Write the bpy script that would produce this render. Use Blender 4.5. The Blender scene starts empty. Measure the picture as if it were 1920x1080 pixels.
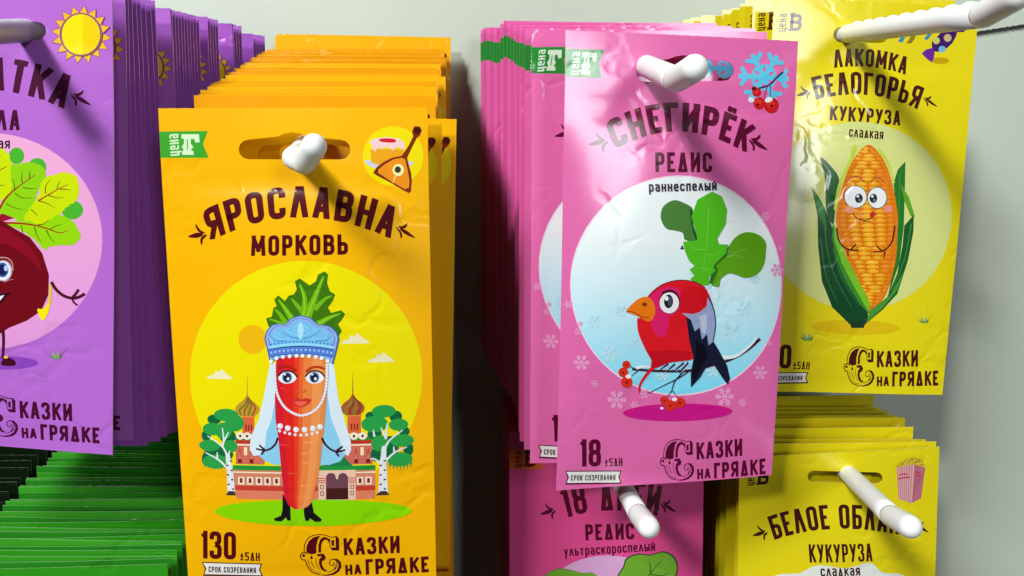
import bpy, bmesh, math, random
import numpy as np
from mathutils import Vector, Euler
from mathutils.geometry import tessellate_polygon

S = bpy.context.scene
COL = S.collection
rnd = random.Random(11)

# ------------------------------------------------------------------ camera, light, exposure
PITCH, YAW, FPX = 0.126, 0.0185, 1500.0
cam_d = bpy.data.cameras.new('camera')
cam = bpy.data.objects.new('camera', cam_d)
COL.objects.link(cam)
cam.location = (0, 0, 0)
cam.rotation_euler = (math.pi / 2 - PITCH, 0, -YAW)
cam_d.sensor_width = 36.0
cam_d.lens = 36.0 * FPX / 1920.0
cam_d.clip_start = 0.005
cam_d.clip_end = 50
S.camera = cam

world = bpy.data.worlds.new('World')
S.world = world
world.use_nodes = True
bg = world.node_tree.nodes['Background']
bg.inputs[0].default_value = (0.86, 0.95, 1.0, 1)
bg.inputs[1].default_value = 0.035


def lamp(name, loc, target, sx, sy, power, color):
    d = bpy.data.lights.new(name, 'AREA')
    d.shape = 'RECTANGLE'
    d.size, d.size_y = sx, sy
    d.energy = power
    d.color = color
    o = bpy.data.objects.new(name, d)
    COL.objects.link(o)
    o.location = loc
    o.rotation_euler = (Vector(target) - Vector(loc)).to_track_quat('-Z', 'Y').to_euler()
    return o


lamp('ceiling_lamp', (-0.72, -1.12, 0.86), (0.03, 0.3, 0), 0.16, 0.16, 17, (1.0, 0.975, 0.93))
lamp('ceiling_strip_lamp', (-0.95, -0.85, 1.3), (0.03, 0.33, 0), 0.5, 0.4, 36, (0.96, 0.99, 1.0))
lamp('aisle_lamp', (0.58, -1.25, 0.26), (0.03, 0.3, 0), 0.3, 0.5, 7.5, (0.95, 0.98, 1.0))

S.view_settings.view_transform = 'Standard'
S.view_settings.look = 'None'
S.view_settings.exposure = 0.03
S.view_settings.gamma = 1.0
S.view_settings.use_curve_mapping = False
S.cycles.max_bounces = 6
S.cycles.use_denoising = True

# ------------------------------------------------------------------ picture ray -> point in the place
_fw = Vector((math.sin(YAW) * math.cos(PITCH), math.cos(YAW) * math.cos(PITCH), -math.sin(PITCH)))
_rt = Vector((math.cos(YAW), -math.sin(YAW), 0))
_up = _rt.cross(_fw)


def at(px, py, Y):
    d = _fw + _rt * ((px - 960) / FPX) - _up * ((py - 540) / FPX)
    return d * (Y / d.y)


# ------------------------------------------------------------------ materials
def lin(c):
    return tuple(((v / 255) / 12.92 if v / 255 <= 0.04045 else ((v / 255 + 0.055) / 1.055) ** 2.4) for v in c)


ALB = 0.86
_mats = {}


def foil_group():
    g = bpy.data.node_groups.new('foil_crinkle', 'ShaderNodeTree')
    g.interface.new_socket('Normal', in_out='OUTPUT', socket_type='NodeSocketVector')
    N, L = g.nodes, g.links
    out = N.new('NodeGroupOutput')
    geo = N.new('ShaderNodeNewGeometry')
    n1 = N.new('ShaderNodeTexNoise'); n1.inputs['Scale'].default_value = 42; n1.inputs['Detail'].default_value = 1.5
    n2 = N.new('ShaderNodeTexNoise'); n2.inputs['Scale'].default_value = 75; n2.inputs['Detail'].default_value = 2.0
    vo = N.new('ShaderNodeTexVoronoi'); vo.feature = 'DISTANCE_TO_EDGE'; vo.inputs['Scale'].default_value = 34
    mx = N.new('ShaderNodeVectorMath'); mx.operation = 'MULTIPLY_ADD'
    mx.inputs[1].default_value = (0.02, 0.02, 0.02)
    L.new(geo.outputs['Position'], n1.inputs['Vector'])
    L.new(geo.outputs['Position'], n2.inputs['Vector'])
    L.new(n2.outputs['Color'], mx.inputs[0]); L.new(geo.outputs['Position'], mx.inputs[2])
    L.new(mx.outputs[0], vo.inputs['Vector'])
    ramp = N.new('ShaderNodeMapRange')
    ramp.inputs['From Min'].default_value = 0.0; ramp.inputs['From Max'].default_value = 0.09
    ramp.interpolation_type = 'SMOOTHSTEP'
    L.new(vo.outputs['Distance'], ramp.inputs['Value'])
    a = N.new('ShaderNodeMath'); a.operation = 'MULTIPLY'; a.inputs[1].default_value = 0.22
    n3 = N.new('ShaderNodeTexNoise'); n3.inputs['Scale'].default_value = 17; n3.inputs['Detail'].default_value = 1
    L.new(geo.outputs['Position'], n3.inputs['Vector'])
    mk = N.new('ShaderNodeMapRange'); mk.interpolation_type = 'SMOOTHSTEP'
    mk.inputs['From Min'].default_value = .45; mk.inputs['From Max'].default_value = .62
    L.new(n3.outputs['Fac'], mk.inputs['Value'])
    am = N.new('ShaderNodeMath'); am.operation = 'MULTIPLY'
    L.new(ramp.outputs[0], am.inputs[0]); L.new(mk.outputs[0], am.inputs[1])
    L.new(am.outputs[0], a.inputs[0])
    b = N.new('ShaderNodeMath'); b.operation = 'MULTIPLY_ADD'; b.inputs[1].default_value = 0.45
    L.new(n1.outputs['Fac'], b.inputs[0]); L.new(a.outputs[0], b.inputs[2])
    bump = N.new('ShaderNodeBump'); bump.inputs['Strength'].default_value = 0.36
    bump.inputs['Distance'].default_value = 0.0021
    L.new(b.outputs[0], bump.inputs['Height'])
    L.new(bump.outputs[0], out.inputs[0])
    return g


FOIL = foil_group()


def ink(c, grad=None):
    """glossy printed foil of one ink; grad = (v0_mm, v1_mm, colour2): printed blend down the packet"""
    key = (tuple(c), grad)
    if key in _mats:
        return _mats[key]
    m = bpy.data.materials.new('printed_foil')
    m.use_nodes = True
    nt = m.node_tree
    p = nt.nodes['Principled BSDF']
    col = [v * ALB for v in lin(c)] + [1]
    p.inputs['Base Color'].default_value = col
    p.inputs['Roughness'].default_value = 0.21
    p.inputs['Specular IOR Level'].default_value = 0.5
    p.inputs['Coat Weight'].default_value = 0.25
    p.inputs['Coat Roughness'].default_value = 0.09
    g = nt.nodes.new('ShaderNodeGroup'); g.node_tree = FOIL
    nt.links.new(g.outputs[0], p.inputs['Normal'])
    nt.links.new(g.outputs[0], p.inputs['Coat Normal'])
    if grad:
        tc = nt.nodes.new('ShaderNodeTexCoord')
        sep = nt.nodes.new('ShaderNodeSeparateXYZ')
        mr = nt.nodes.new('ShaderNodeMapRange')
        mr.inputs['From Min'].default_value = -grad[0] / 1000
        mr.inputs['From Max'].default_value = -grad[1] / 1000
        mix = nt.nodes.new('ShaderNodeMix'); mix.data_type = 'RGBA'
        mix.inputs['A'].default_value = col
        mix.inputs['B'].default_value = [v * ALB for v in lin(grad[2])] + [1]
        nt.links.new(tc.outputs['Object'], sep.inputs[0])
        nt.links.new(sep.outputs['Z'], mr.inputs['Value'])
        nt.links.new(mr.outputs[0], mix.inputs['Factor'])
        nt.links.new(mix.outputs['Result'], p.inputs['Base Color'])
    _mats[key] = m
    return m


def plastic(name, c, rough):
    m = bpy.data.materials.new(name)
    m.use_nodes = True
    nt = m.node_tree
    p = nt.nodes['Principled BSDF']
    p.inputs['Base Color'].default_value = list(lin(c)) + [1]
    p.inputs['Roughness'].default_value = rough
    no = nt.nodes.new('ShaderNodeTexNoise'); no.inputs['Scale'].default_value = 260
    bu = nt.nodes.new('ShaderNodeBump'); bu.inputs['Strength'].default_value = 0.04; bu.inputs['Distance'].default_value = 0.0006
    nt.links.new(no.outputs['Fac'], bu.inputs['Height'])
    nt.links.new(bu.outputs[0], p.inputs['Normal'])
    return m


# ------------------------------------------------------------------ stroke alphabet (x, y, corner radius flag)
def P_(*a):
    return [(q + (0,))[:3] if len(q) == 2 else q for q in a]


G = {}
def gl(ch, *strokes, w=1.0):
    G[ch] = (w, strokes)


_stem = ('o', P_((0, 0), (0, 1)))
_stemr = ('o', P_((1, 0), (1, 1)))
gl('А', ('o', P_((0, 0), (.42, 1))), ('o', P_((1, 0), (.58, 1))), ('b', P_((.2, .25), (.8, .25))))
gl('Б', ('o', P_((1, 1), (0, 1), (0, 0), (1, 0, 1), (1, .54, 1), (0, .54))), w=.95)
gl('В', ('o', P_((0, 1), (.94, 1, 1), (.94, .53, 1), (0, .53), (0, 1))), ('o', P_((0, .53), (1, .53, 1), (1, 0, 1), (0, 0), (0, .53))))
gl('Г', ('o', P_((1, 1), (0, 1), (0, 0))), w=.82)
gl('Д', ('o', P_((.12, .05), (.44, 1))), ('o', P_((.88, .05), (.56, 1))), ('b', P_((-.06, 0), (1.06, 0))), w=1.1)
gl('Е', ('o', P_((1, 1), (0, 1), (0, 0), (1, 0))), ('b', P_((0, .5), (.85, .5))), w=.82)
gl('Ё', ('o', P_((1, 1), (0, 1), (0, 0), (1, 0))), ('b', P_((0, .5), (.85, .5))), ('b', P_((.08, 1.28), (.3, 1.28))), ('b', P_((.7, 1.28), (.92, 1.28))), w=.82)
gl('З', ('n', P_((0, .74), (0, 1, 1), (.95, 1, 1), (.95, .62, 1), (.45, .53))), ('n', P_((.45, .53), (1, .44, 1), (1, 0, 1), (0, 0, 1), (0, .26))))
gl('И', _stem, _stemr, ('o', P_((0, .12), (1, .88))))
gl('Й', _stem, _stemr, ('o', P_((0, .12), (1, .88))), ('b', P_((.25, 1.25), (.75, 1.25))))
gl('К', _stem, ('o', P_((1, 1), (.08, .42))), ('o', P_((.32, .62), (1, 0))))
gl('Л', ('o', P_((0, 0), (.4, 1))), ('o', P_((1, 0), (.6, 1))), ('b', P_((.4, 1), (.6, 1))), w=1.05)
gl('М', ('o', P_((0, 0), (.08, 1))), ('o', P_((1, 0), (.92, 1))), ('o', P_((.06, 1), (.5, .25))), ('o', P_((.94, 1), (.5, .25))), w=1.32)
gl('Н', _stem, _stemr, ('b', P_((0, .5), (1, .5))))
gl('О', ('c', P_((0, 0, 1), (1, 0, 1), (1, 1, 1), (0, 1, 1))))
gl('П', ('o', P_((0, 0), (0, 1), (1, 1), (1, 0))))
gl('Р', ('o', P_((0, 0), (0, 1), (1, 1, 1), (1, .44, 1), (0, .44))), w=.95)
gl('С', ('n', P_((1, .7), (1, 1, 1), (0, 1, 1), (0, 0, 1), (1, 0, 1), (1, .3))))
gl('Т', ('b', P_((0, 1), (1, 1))), ('o', P_((.5, 0), (.5, 1))), w=.95)
gl('У', ('o', P_((0, 1), (.55, .38))), ('o', P_((1, 1), (.3, 0))), w=1.0)
gl('Ц', ('o', P_((0, 1), (0, 0), (1, 0), (1, 1))), ('o', P_((1.1, 0), (1.1, -.2))))
gl('Ы', ('o', P_((0, 1), (0, 0), (.62, 0, 1), (.62, .54, 1), (0, .54))), _stemr, w=1.3)
gl('Ь', ('o', P_((0, 1), (0, 0), (1, 0, 1), (1, .54, 1), (0, .54))), w=.95)
gl('Я', _stemr, ('o', P_((1, 1), (0, 1, 1), (0, .45, 1), (1, .45))), ('o', P_((.55, .45), (0, 0))))
gl('0', ('c', P_((0, 0, 1), (1, 0, 1), (1, 1, 1), (0, 1, 1))))
gl('1', ('o', P_((1, 0), (1, 1))), ('n', P_((1, .97), (0, .84))), w=.62)
gl('3', *G['З'][1])
gl('5', ('o', P_((1, 1), (0, 1), (0, .55), (1, .55, 1), (1, 0, 1), (0, 0))))
gl('8', ('c', P_((.04, .53, 1), (.96, .53, 1), (.96, 1, 1), (.04, 1, 1))), ('c', P_((0, 0, 1), (1, 0, 1), (1, .53, 1), (0, .53, 1))))
gl('9', ('c', P_((0, .45, 1), (1, .45, 1), (1, 1, 1), (0, 1, 1))), ('o', P_((1, .7), (1, 0, 1), (0, 0, 1), (0, .2))))
gl('±', ('b', P_((0, .55), (1, .55))), ('o', P_((.5, .25), (.5, .85))), ('b', P_((0, 0), (1, 0))))
for lo, upc in zip('вдеийклмнопстыьяз', 'ВДЕИЙКЛМНОПСТЫЬЯЗ'):
    G[lo] = G[upc]
gl('а', ('o', P_((.05, 1), (1, 1, 1), (1, 0))), ('c', P_((0, 0, 1), (1, 0), (1, .58), (0, .58, 1))))
gl('е', ('o', P_((0, .5), (1, .5), (1, 1, 1), (0, 1, 1), (0, 0, 1), (1, 0))))
gl('р', ('o', P_((0, -.45), (0, 1), (1, 1, 1), (1, 0, 1), (0, 0))))
gl('у', ('o', P_((0, 1), (.5, .2))), ('o', P_((1, 1), (.3, -.45))))
gl('ц', ('o', P_((0, 1), (0, 0), (1, 0), (1, 1))), ('o', P_((1.05, 0), (1.05, -.3))))


def round_line(pts, R):
    out = []
    n = len(pts)
    closed = False
    for i, (x, y, r) in enumerate(pts):
        if not r:
            out.append((x, y)); continue
        p0 = Vector(pts[i - 1][:2]); p = Vector((x, y)); p1 = Vector(pts[(i + 1) % n][:2])
        d0, d1 = p0 - p, p1 - p
        rr = min(R, d0.length * .5, d1.length * .5)
        a, b = p + d0.normalized() * rr, p + d1.normalized() * rr
        for k in range(6):
            t = k / 5
            q = a * (1 - t) ** 2 + p * 2 * t * (1 - t) + b * t * t
            out.append((q.x, q.y))
    return out


def strip(pts, w, closed=False, w1=None, ext=0.0):
    """polyline -> strip of quads with mitred joints; w, w1 = start and end widths"""
    P = [Vector(p) for p in pts]
    Q = [P[0]]
    for p in P[1:]:
        if (p - Q[-1]).length > 1e-4:
            Q.append(p)
    if closed and (Q[0] - Q[-1]).length < 1e-4:
        Q.pop()
    n = len(Q)
    if n < 2:
        return [], []
    if ext and not closed:
        Q[0] = Q[0] - (Q[1] - Q[0]).normalized() * ext
        Q[-1] = Q[-1] + (Q[-1] - Q[-2]).normalized() * ext
    vs = []
    for i in range(n):
        dn = (Q[(i + 1) % n] - Q[i]) if (closed or i < n - 1) else (Q[i] - Q[i - 1])
        dp = (Q[i] - Q[i - 1]) if (closed or i > 0) else dn
        n0, n1 = Vector((-dp.y, dp.x)).normalized(), Vector((-dn.y, dn.x)).normalized()
        m = n0 + n1
        if m.length < .3:
            m = n1.copy()
        m.normalize()
        sc = min(1 / max(m.dot(n1), .35), 2.0)
        ww = w if w1 is None else w + (w1 - w) * i / max(n - 1, 1)
        vs += [tuple(Q[i] + m * (ww / 2 * sc)), tuple(Q[i] - m * (ww / 2 * sc))]
    fs = []
    for i in range(n if closed else n - 1):
        a, b = 2 * i, 2 * ((i + 1) % n)
        fs.append((a, a + 1, b + 1, b))
    return vs, fs


def smooth(pts, closed=True, k=5):
    n = len(pts)
    out = []
    rng = range(n) if closed else range(n - 1)
    for i in rng:
        g = (lambda j: Vector(pts[j % n])) if closed else (lambda j: Vector(pts[max(0, min(n - 1, j))]))
        p0, p1, p2, p3 = g(i - 1), g(i), g(i + 1), g(i + 2)
        for s in range(k):
            t = s / k
            q = .5 * ((2 * p1) + (p2 - p0) * t + (2 * p0 - 5 * p1 + 4 * p2 - p3) * t * t + (3 * p1 - p0 - 3 * p2 + p3) * t ** 3)
            out.append(tuple(q))
    if not closed:
        out.append(tuple(pts[-1]))
    return out


# ------------------------------------------------------------------ print on a packet
W, H = 80.0, 151.0          # millimetres
STEP = 0.008                # thickness of one layer of ink, millimetres


def homog(quad):
    """picture quad (TL, TR, BR, BL) -> packet millimetres"""
    dst = [(0, 0), (W, 0), (W, H), (0, H)]
    A, b = [], []
    for (x, y), (u, v) in zip(quad, dst):
        A.append([x, y, 1, 0, 0, 0, -u * x, -u * y]); b.append(u)
        A.append([0, 0, 0, x, y, 1, -v * x, -v * y]); b.append(v)
    h = np.linalg.solve(np.array(A, float), np.array(b, float))
    return np.append(h, 1).reshape(3, 3)


def affine3(src, dst):
    A = np.array([[x, y, 1] for x, y in src], float)
    m = np.linalg.solve(A, np.array(dst, float))
    return lambda p: (p[0] * m[0][0] + p[1] * m[1][0] + m[2][0], p[0] * m[0][1] + p[1] * m[1][1] + m[2][1])


class Art:
    def __init__(self, quad):
        self.h = homog(quad)
        self.polys = []      # (part, colour, verts_mm, faces, level)
        self.boxes = []
        self.tf = lambda p: p

    def zoom(self, x0, y0, s):
        self.tf = lambda p: (x0 + p[0] / s, y0 + p[1] / s)
        return self

    def via(self, f):
        self.tf = f
        return self

    def px(self):
        self.tf = lambda p: p
        return self

    def mm(self, p):
        x, y = self.tf(p)
        q = self.h @ np.array([x, y, 1.0])
        return (q[0] / q[2], q[1] / q[2])

    def _lev(self, vs):
        xs, ys = [v[0] for v in vs], [v[1] for v in vs]
        box = (min(xs), min(ys), max(xs), max(ys))
        l = 0
        for b, bl in self.boxes:
            if bl > l and b[0] < box[2] and b[2] > box[0] and b[1] < box[3] and b[3] > box[1]:
                l = bl
        return l + 1, box

    def add(self, part, col, vs, fs, lev=None):
        if not vs:
            return
        v = [self.mm(p) for p in vs]
        l, box = self._lev(v)
        if lev is not None:
            l = lev
        self.polys.append((part, col, v, fs, l))
        self.boxes.append((box, l))

    def poly(self, part, col, pts, sm=False):
        if sm:
            pts = smooth(pts)
        self.add(part, col, pts, [tuple(t) for t in tessellate_polygon([[Vector((p[0], p[1], 0)) for p in pts]])])

    def ell(self, part, col, cx, cy, rx, ry=None, rot=0, n=None):
        ry = rx if ry is None else ry
        n = n or (48 if rx > 60 else 18 if rx > 5 else 10)
        c, s = math.cos(rot), math.sin(rot)
        pts = []
        for k in range(n):
            a = 2 * math.pi * k / n
            x, y = rx * math.cos(a), ry * math.sin(a)
            pts.append((cx + x * c - y * s, cy + x * s + y * c))
        self.add(part, col, pts + [(cx, cy)], [(k, (k + 1) % n, n) for k in range(n)])

    def line(self, part, col, pts, w, w1=None, sm=True, closed=False):
        if sm and len(pts) > 2:
            pts = smooth(pts, closed, 4)
        self.add(part, col, *strip(pts, w, closed, w1))

    def dots(self, part, col, pts, r, gap):
        pts = smooth(pts, False, 12)
        acc = 0
        last = Vector(pts[0])
        self.ell(part, col, last.x, last.y, r, r, n=8)
        for p in pts[1:]:
            p = Vector(p)
            acc += (p - last).length
            last = p
            if acc >= gap:
                self.ell(part, col, p.x, p.y, r, r, n=8)
                acc = 0

    def text(self, part, col, s, path, h, t=None, kf=.65, gap=.24, slant=0.0):
        t = t or h * .2
        A, Bp = Vector(path[0]), Vector(path[-1])
        C = (A + Bp) / 2 if len(path) == 2 else 2 * Vector(path[1]) - (A + Bp) / 2
        N = 60
        tab = [A * (1 - k / N) ** 2 + C * 2 * (k / N) * (1 - k / N) + Bp * (k / N) ** 2 for k in range(N + 1)]
        cum = [0.0]
        for k in range(N):
            cum.append(cum[-1] + (tab[k + 1] - tab[k]).length)
        L = cum[-1]
        chord = math.atan2(*(Bp - A).yx)

        def where(q):
            q2 = max(0, min(L, q))
            k = min(N - 1, max(0, next((i for i in range(N) if cum[i + 1] >= q2), N - 1)))
            d = (tab[k + 1] - tab[k]).normalized()
            p = tab[k] + d * (q - cum[k])
            a = math.atan2(d.y, d.x)
            da = (a - chord + math.pi) % (2 * math.pi) - math.pi
            a = chord + da * kf
            return p, Vector((math.sin(a), -math.cos(a)))
        ws = [.5 if c == ' ' else G[c][0] for c in s]
        unit = L / (sum(ws) + gap * (len(s) - 1))
        t = min(t, unit * .37)
        x0 = 0
        items = []
        allv = []
        for c, w in zip(s, ws):
            wl = w * unit
            if c != ' ':
                for si, (kind, pts) in enumerate(G[c][1]):
                    q = [(x0 + t / 2 + x * (wl - t), t / 2 + y * (h - t), r) for x, y, r in pts]
                    if kind == 'c':
                        q = [e for e in q]
                    ql = round_line(q, wl * .42)
                    vs, fs = strip(ql, t, kind == 'c', ext=0 if kind in 'bcn' else t * .5)
                    if kind == 'b':
                        vs, fs = strip(ql, t * .92, False, ext=t * .2)
                    ymin = -10 * h if any(p[1] < 0 for p in pts) else 0
                    ymax = 10 * h if any(p[1] > 1 for p in pts) else h
                    out = []
                    for (X, Yl) in vs:
                        Yl = max(ymin, min(ymax, Yl))
                        p, up = where(X + slant * Yl)
                        r = p + up * Yl
                        out.append((r.x, r.y))
                    items.append((si, out, fs)); allv += out
            x0 += wl + gap * unit
        base, box = self._lev([self.mm(p) for p in allv])
        for si, out, fs in items:
            self.add(part, col, out, fs, lev=base + si)

    def leafmark(self, part, col, cx, cy, s, flip=1, rot=0):
        """little three-leaf ornament beside a title"""
        c, sn = math.cos(rot), math.sin(rot)

        def T(pts):
            return [(cx + (x * c - y * sn) * s * flip, cy + (x * sn * flip + y * c) * s) for x, y in pts]
        self.poly(part, col, T([(12, -5), (2, -8), (-8, -16), (-6, -10), (0, -4), (8, -2)]), True)
        self.poly(part, col, T([(10, -1), (0, -2), (-10, 4), (-16, 10), (-4, 9), (5, 5)]), True)
        self.poly(part, col, T([(15, -3), (8, 5), (9, 14), (13, 17), (12, 8), (16, 1)]), True)

    def flake(self, part, col, cx, cy, r, w=None):
        w = w or r * .19
        for k in range(6):
            a = math.pi / 3 * k
            d = Vector((math.cos(a), math.sin(a)))
            self.line(part, col, [(cx, cy), tuple(Vector((cx, cy)) + d * r)], w, sm=False)
            for sg in (1, -1):
                e = Vector((math.cos(a + sg * .9), math.sin(a + sg * .9)))
                for f in (.45, .7):
                    b = Vector((cx, cy)) + d * r * f
                    self.line(part, col, [tuple(b), tuple(b + e * r * .3)], w, sm=False)


GRID = 5.0
NU, NV = int(W / GRID), int(math.ceil(H / GRID))


class Form:
    """shape of one filled foil packet: height towards the viewer over (u, v) in millimetres"""
    def __init__(self, seed, belly, wave, curl=0.0, twist=0.0, head=0.0):
        r = random.Random(seed)
        self.belly, self.curl, self.twist, self.head = belly, curl, twist, head
        self.w = [(r.uniform(.03, .09), r.uniform(.015, .06), r.uniform(0, 6.3), wave * r.uniform(.4, 1)) for _ in range(4)]
        self.back = max(.25, belly * .55)

    def pouch(self, u, v):
        a = max(0.0, min(1, u / W)); b = max(0.0, min(1, (v - 24) / (H - 28)))
        return self.belly * (math.sin(math.pi * a) ** .7) * (math.sin(math.pi * b) ** .6 if 0 < b < 1 else 0)

    def base(self, u, v):
        s = sum(A * math.sin(a * u + b * v + p) for a, b, p, A in self.w)
        x = (u / W - .5) * 2
        return s * (.35 + .65 * min(1, v / 40)) - self.curl * x * x + self.twist * x * (v / H) + self.head * max(0, 1 - v / 30) ** 2

    def f(self, u, v):
        return self.base(u, v) + self.pouch(u, v)

    def b(self, u, v):
        return self.base(u, v) - self.back / max(self.belly, .01) * self.pouch(u, v) - .32

    def grid(self, fn):
        return [[fn(i * GRID, j * GRID) for j in range(NV + 2)] for i in range(NU + 2)]

    @staticmethod
    def look(g, u, v):
        i = max(0, min(NU, int(u / GRID))); j = max(0, min(NV, int(v / GRID)))
        x, y = u / GRID - i, v / GRID - j
        a, b, c, d = g[i][j], g[i + 1][j], g[i][j + 1], g[i + 1][j + 1]
        if x >= y:
            return a + (b - a) * x + (d - b) * y
        return a + (d - c) * x + (c - a) * y

    def normal(self, u, v, fn=None):
        fn = fn or self.f
        e = .6
        du = (fn(u + e, v) - fn(u - e, v)) / (2 * e)
        dv = (fn(u, v + e) - fn(u, v - e)) / (2 * e)
        n = Vector((-du, -1, dv))     # local axes: x right, y into the stack, z up
        return n.normalized()


def cut(bm):
    xs = [v.co.x for v in bm.verts]; ys = [v.co.y for v in bm.verts]
    x0, x1, y0, y1 = min(xs), max(xs), min(ys), max(ys)
    planes = [((k * GRID, 0, 0), (1, 0, 0)) for k in range(1, NU) if x0 < k * GRID < x1]
    planes += [((0, k * GRID, 0), (0, 1, 0)) for k in range(1, NV + 1) if y0 < k * GRID < y1]
    planes += [((n * GRID, 0, 0), (1, -1, 0)) for n in range(-NV - 1, NU) if x0 - y1 < n * GRID < x1 - y0]
    for co, no in planes:
        nx, ny = no[0], no[1]
        c = co[0] * nx + co[1] * ny
        faces = []
        for f in bm.faces:
            d = [v.co.x * nx + v.co.y * ny - c for v in f.verts]
            if min(d) < -1e-4 and max(d) > 1e-4:
                faces.append(f)
        if not faces:
            continue
        geom = list({v for f in faces for v in f.verts}) + list({e for f in faces for e in f.edges}) + faces
        bmesh.ops.bisect_plane(bm, geom=geom, dist=1e-5, plane_co=co, plane_no=no)


def finish(name, verts, faces, mats, midx, normals):
    me = bpy.data.meshes.new(name)
    me.from_pydata(verts, [], faces)
    for m in mats:
        me.materials.append(m)
    me.polygons.foreach_set('material_index', midx)
    me.polygons.foreach_set('use_smooth', [True] * len(faces))
    if normals:
        me.normals_split_custom_set_from_vertices(normals)
    me.update()
    return me


def clip_box(v, faces):
    """trim print to the edges of the packet"""
    return [f for f in faces]


class Packet:
    """meshes of one kind of packet: body + {part: mesh}"""
    def __init__(self, form, colour, slot_mm, art=None, parts=None, body_name='seed_packet'):
        gf, gb = form.grid(form.f), form.grid(form.b)
        self.parts = {}
        # --- body
        bm = bmesh.new()
        outline = [(0.0, 0.0)]
        n = 40
        for k in range(1, n):
            outline.append((W * k / n, 0.1 * (k % 2)))
        outline += [(W, 0), (W, H), (0, H)]
        loops = [[Vector((x, y, 0)) for x, y in outline]]
        if slot_mm:
            loops.append([Vector((x, y, 0)) for x, y in slot_mm])
        flat = [p for l in loops for p in l]
        bv = [bm.verts.new(p) for p in flat]
        for t in tessellate_polygon(loops):
            try:
                bm.faces.new([bv[i] for i in t])
            except ValueError:
                pass
        cut(bm)
        bm.verts.index_update()
        uv = [(v.co.x, v.co.y) for v in bm.verts]
        fs = []
        for f in bm.faces:
            ix = [v.index for v in f.verts]
            a = f.normal.z
            fs.append(ix if a < 0 else ix[::-1])      # v runs down: facing the viewer
        edges = [(e.verts[0].index, e.verts[1].index) for e in bm.edges if len(e.link_faces) == 1]
        bm.free()
        V = [(u - W / 2, -form.look(gf, u, v), -v) for u, v in uv]
        Nn = [tuple(form.normal(u, v)) for u, v in uv]
        k = len(V)
        V += [(u - W / 2, -form.look(gb, u, v), -v) for u, v in uv]
        Nn += [tuple(-form.normal(u, v, form.b)) for u, v in uv]
        F = [list(f) for f in fs] + [[i + k for i in f[::-1]] for f in fs]
        for a, b in edges:
            m = len(V)
            V += [V[a], V[b], V[b + k], V[a + k]]
            d = Vector((V[b][0] - V[a][0], 0, V[b][2] - V[a][2]))
            nn = Vector((d.z, 0, -d.x)).normalized()
            mid = (Vector(V[a]) + Vector(V[b])) / 2
            if nn.dot(Vector((mid.x, 0, mid.z + H / 2))) < 0:
                nn = -nn
            Nn += [tuple(nn)] * 4
            F.append([m, m + 1, m + 2, m + 3])
        V = [(x / 1000, y / 1000, z / 1000) for x, y, z in V]
        pale = tuple(int(c + (255 - c) * .38) for c in colour)      # bare cut edge of the foil
        self.body = finish(body_name, V, F, [ink(colour), ink(pale)], [0] * (2 * len(fs)) + [1] * len(edges), Nn)
        # --- print
        if not art:
            return
        groups = {}
        for (part, col, vs, fcs, lev) in art.polys:
            if parts is not None and part.split('>')[0].split('#')[0] not in parts:
                continue
            groups.setdefault(part, []).append((col, vs, fcs, lev))
        for part, items in groups.items():
            bm = bmesh.new()
            ml = bm.faces.layers.int.new('m')
            mats = []
            for col, vs, fcs, lev in items:
                m = ink(*col) if isinstance(col[0], tuple) else ink(col)
                if m not in mats:
                    mats.append(m)
                mi = mats.index(m)
                bvs = [bm.verts.new((x, y, lev * STEP)) for x, y in vs]
                for t in fcs:
                    try:
                        f = bm.faces.new([bvs[i] for i in t])
                        f[ml] = mi
                    except ValueError:
                        pass
            # trim at the packet's edges
            for co, no in (((0.02, 0, 0), (-1, 0, 0)), ((W - .02, 0, 0), (1, 0, 0)), ((0, H - .15, 0), (0, 1, 0)), ((0, .3, 0), (0, -1, 0))):
                bmesh.ops.bisect_plane(bm, geom=bm.verts[:] + bm.edges[:] + bm.faces[:], dist=1e-5, plane_co=co, plane_no=no, clear_outer=True)
            if not bm.faces:
                bm.free(); continue
            cut(bm)
            bm.verts.index_update()
            bm.normal_update()
            V, Nn, F, M = [], [], [], []
            for v in bm.verts:
                u, w, z = v.co
                V.append(((u - W / 2) / 1000, (-form.look(gf, u, w) - z) / 1000, -w / 1000))
                Nn.append(tuple(form.normal(u, w)))
            for f in bm.faces:
                if f.calc_area() < 1e-7:
                    continue
                ix = [v.index for v in f.verts]
                F.append(ix if f.normal.z < 0 else ix[::-1]); M.append(f[ml])
            bm.free()
            self.parts[part] = finish(part.split('>')[-1].split('#')[0], V, F, mats, M, Nn)

    def place(self, loc, rot, label, group=None, parts=None):
        o = bpy.data.objects.new('seed_packet', self.body)
        COL.objects.link(o)
        o.location = loc
        o.rotation_euler = rot
        o['label'] = label
        o['category'] = 'seed packet'
        if group:
            o['group'] = group
        made = {}
        for key, me in self.parts.items():
            top = key.split('>')[0].split('#')[0]
            if parts is not None and top not in parts:
                continue
            c = bpy.data.objects.new(key.split('>')[-1].split('#')[0], me)
            COL.objects.link(c)
            made[key] = c
        for key, c in made.items():
            up = key.split('>')[0]
            c.parent = made[up] if ('>' in key and up in made) else o
        return o


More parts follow.
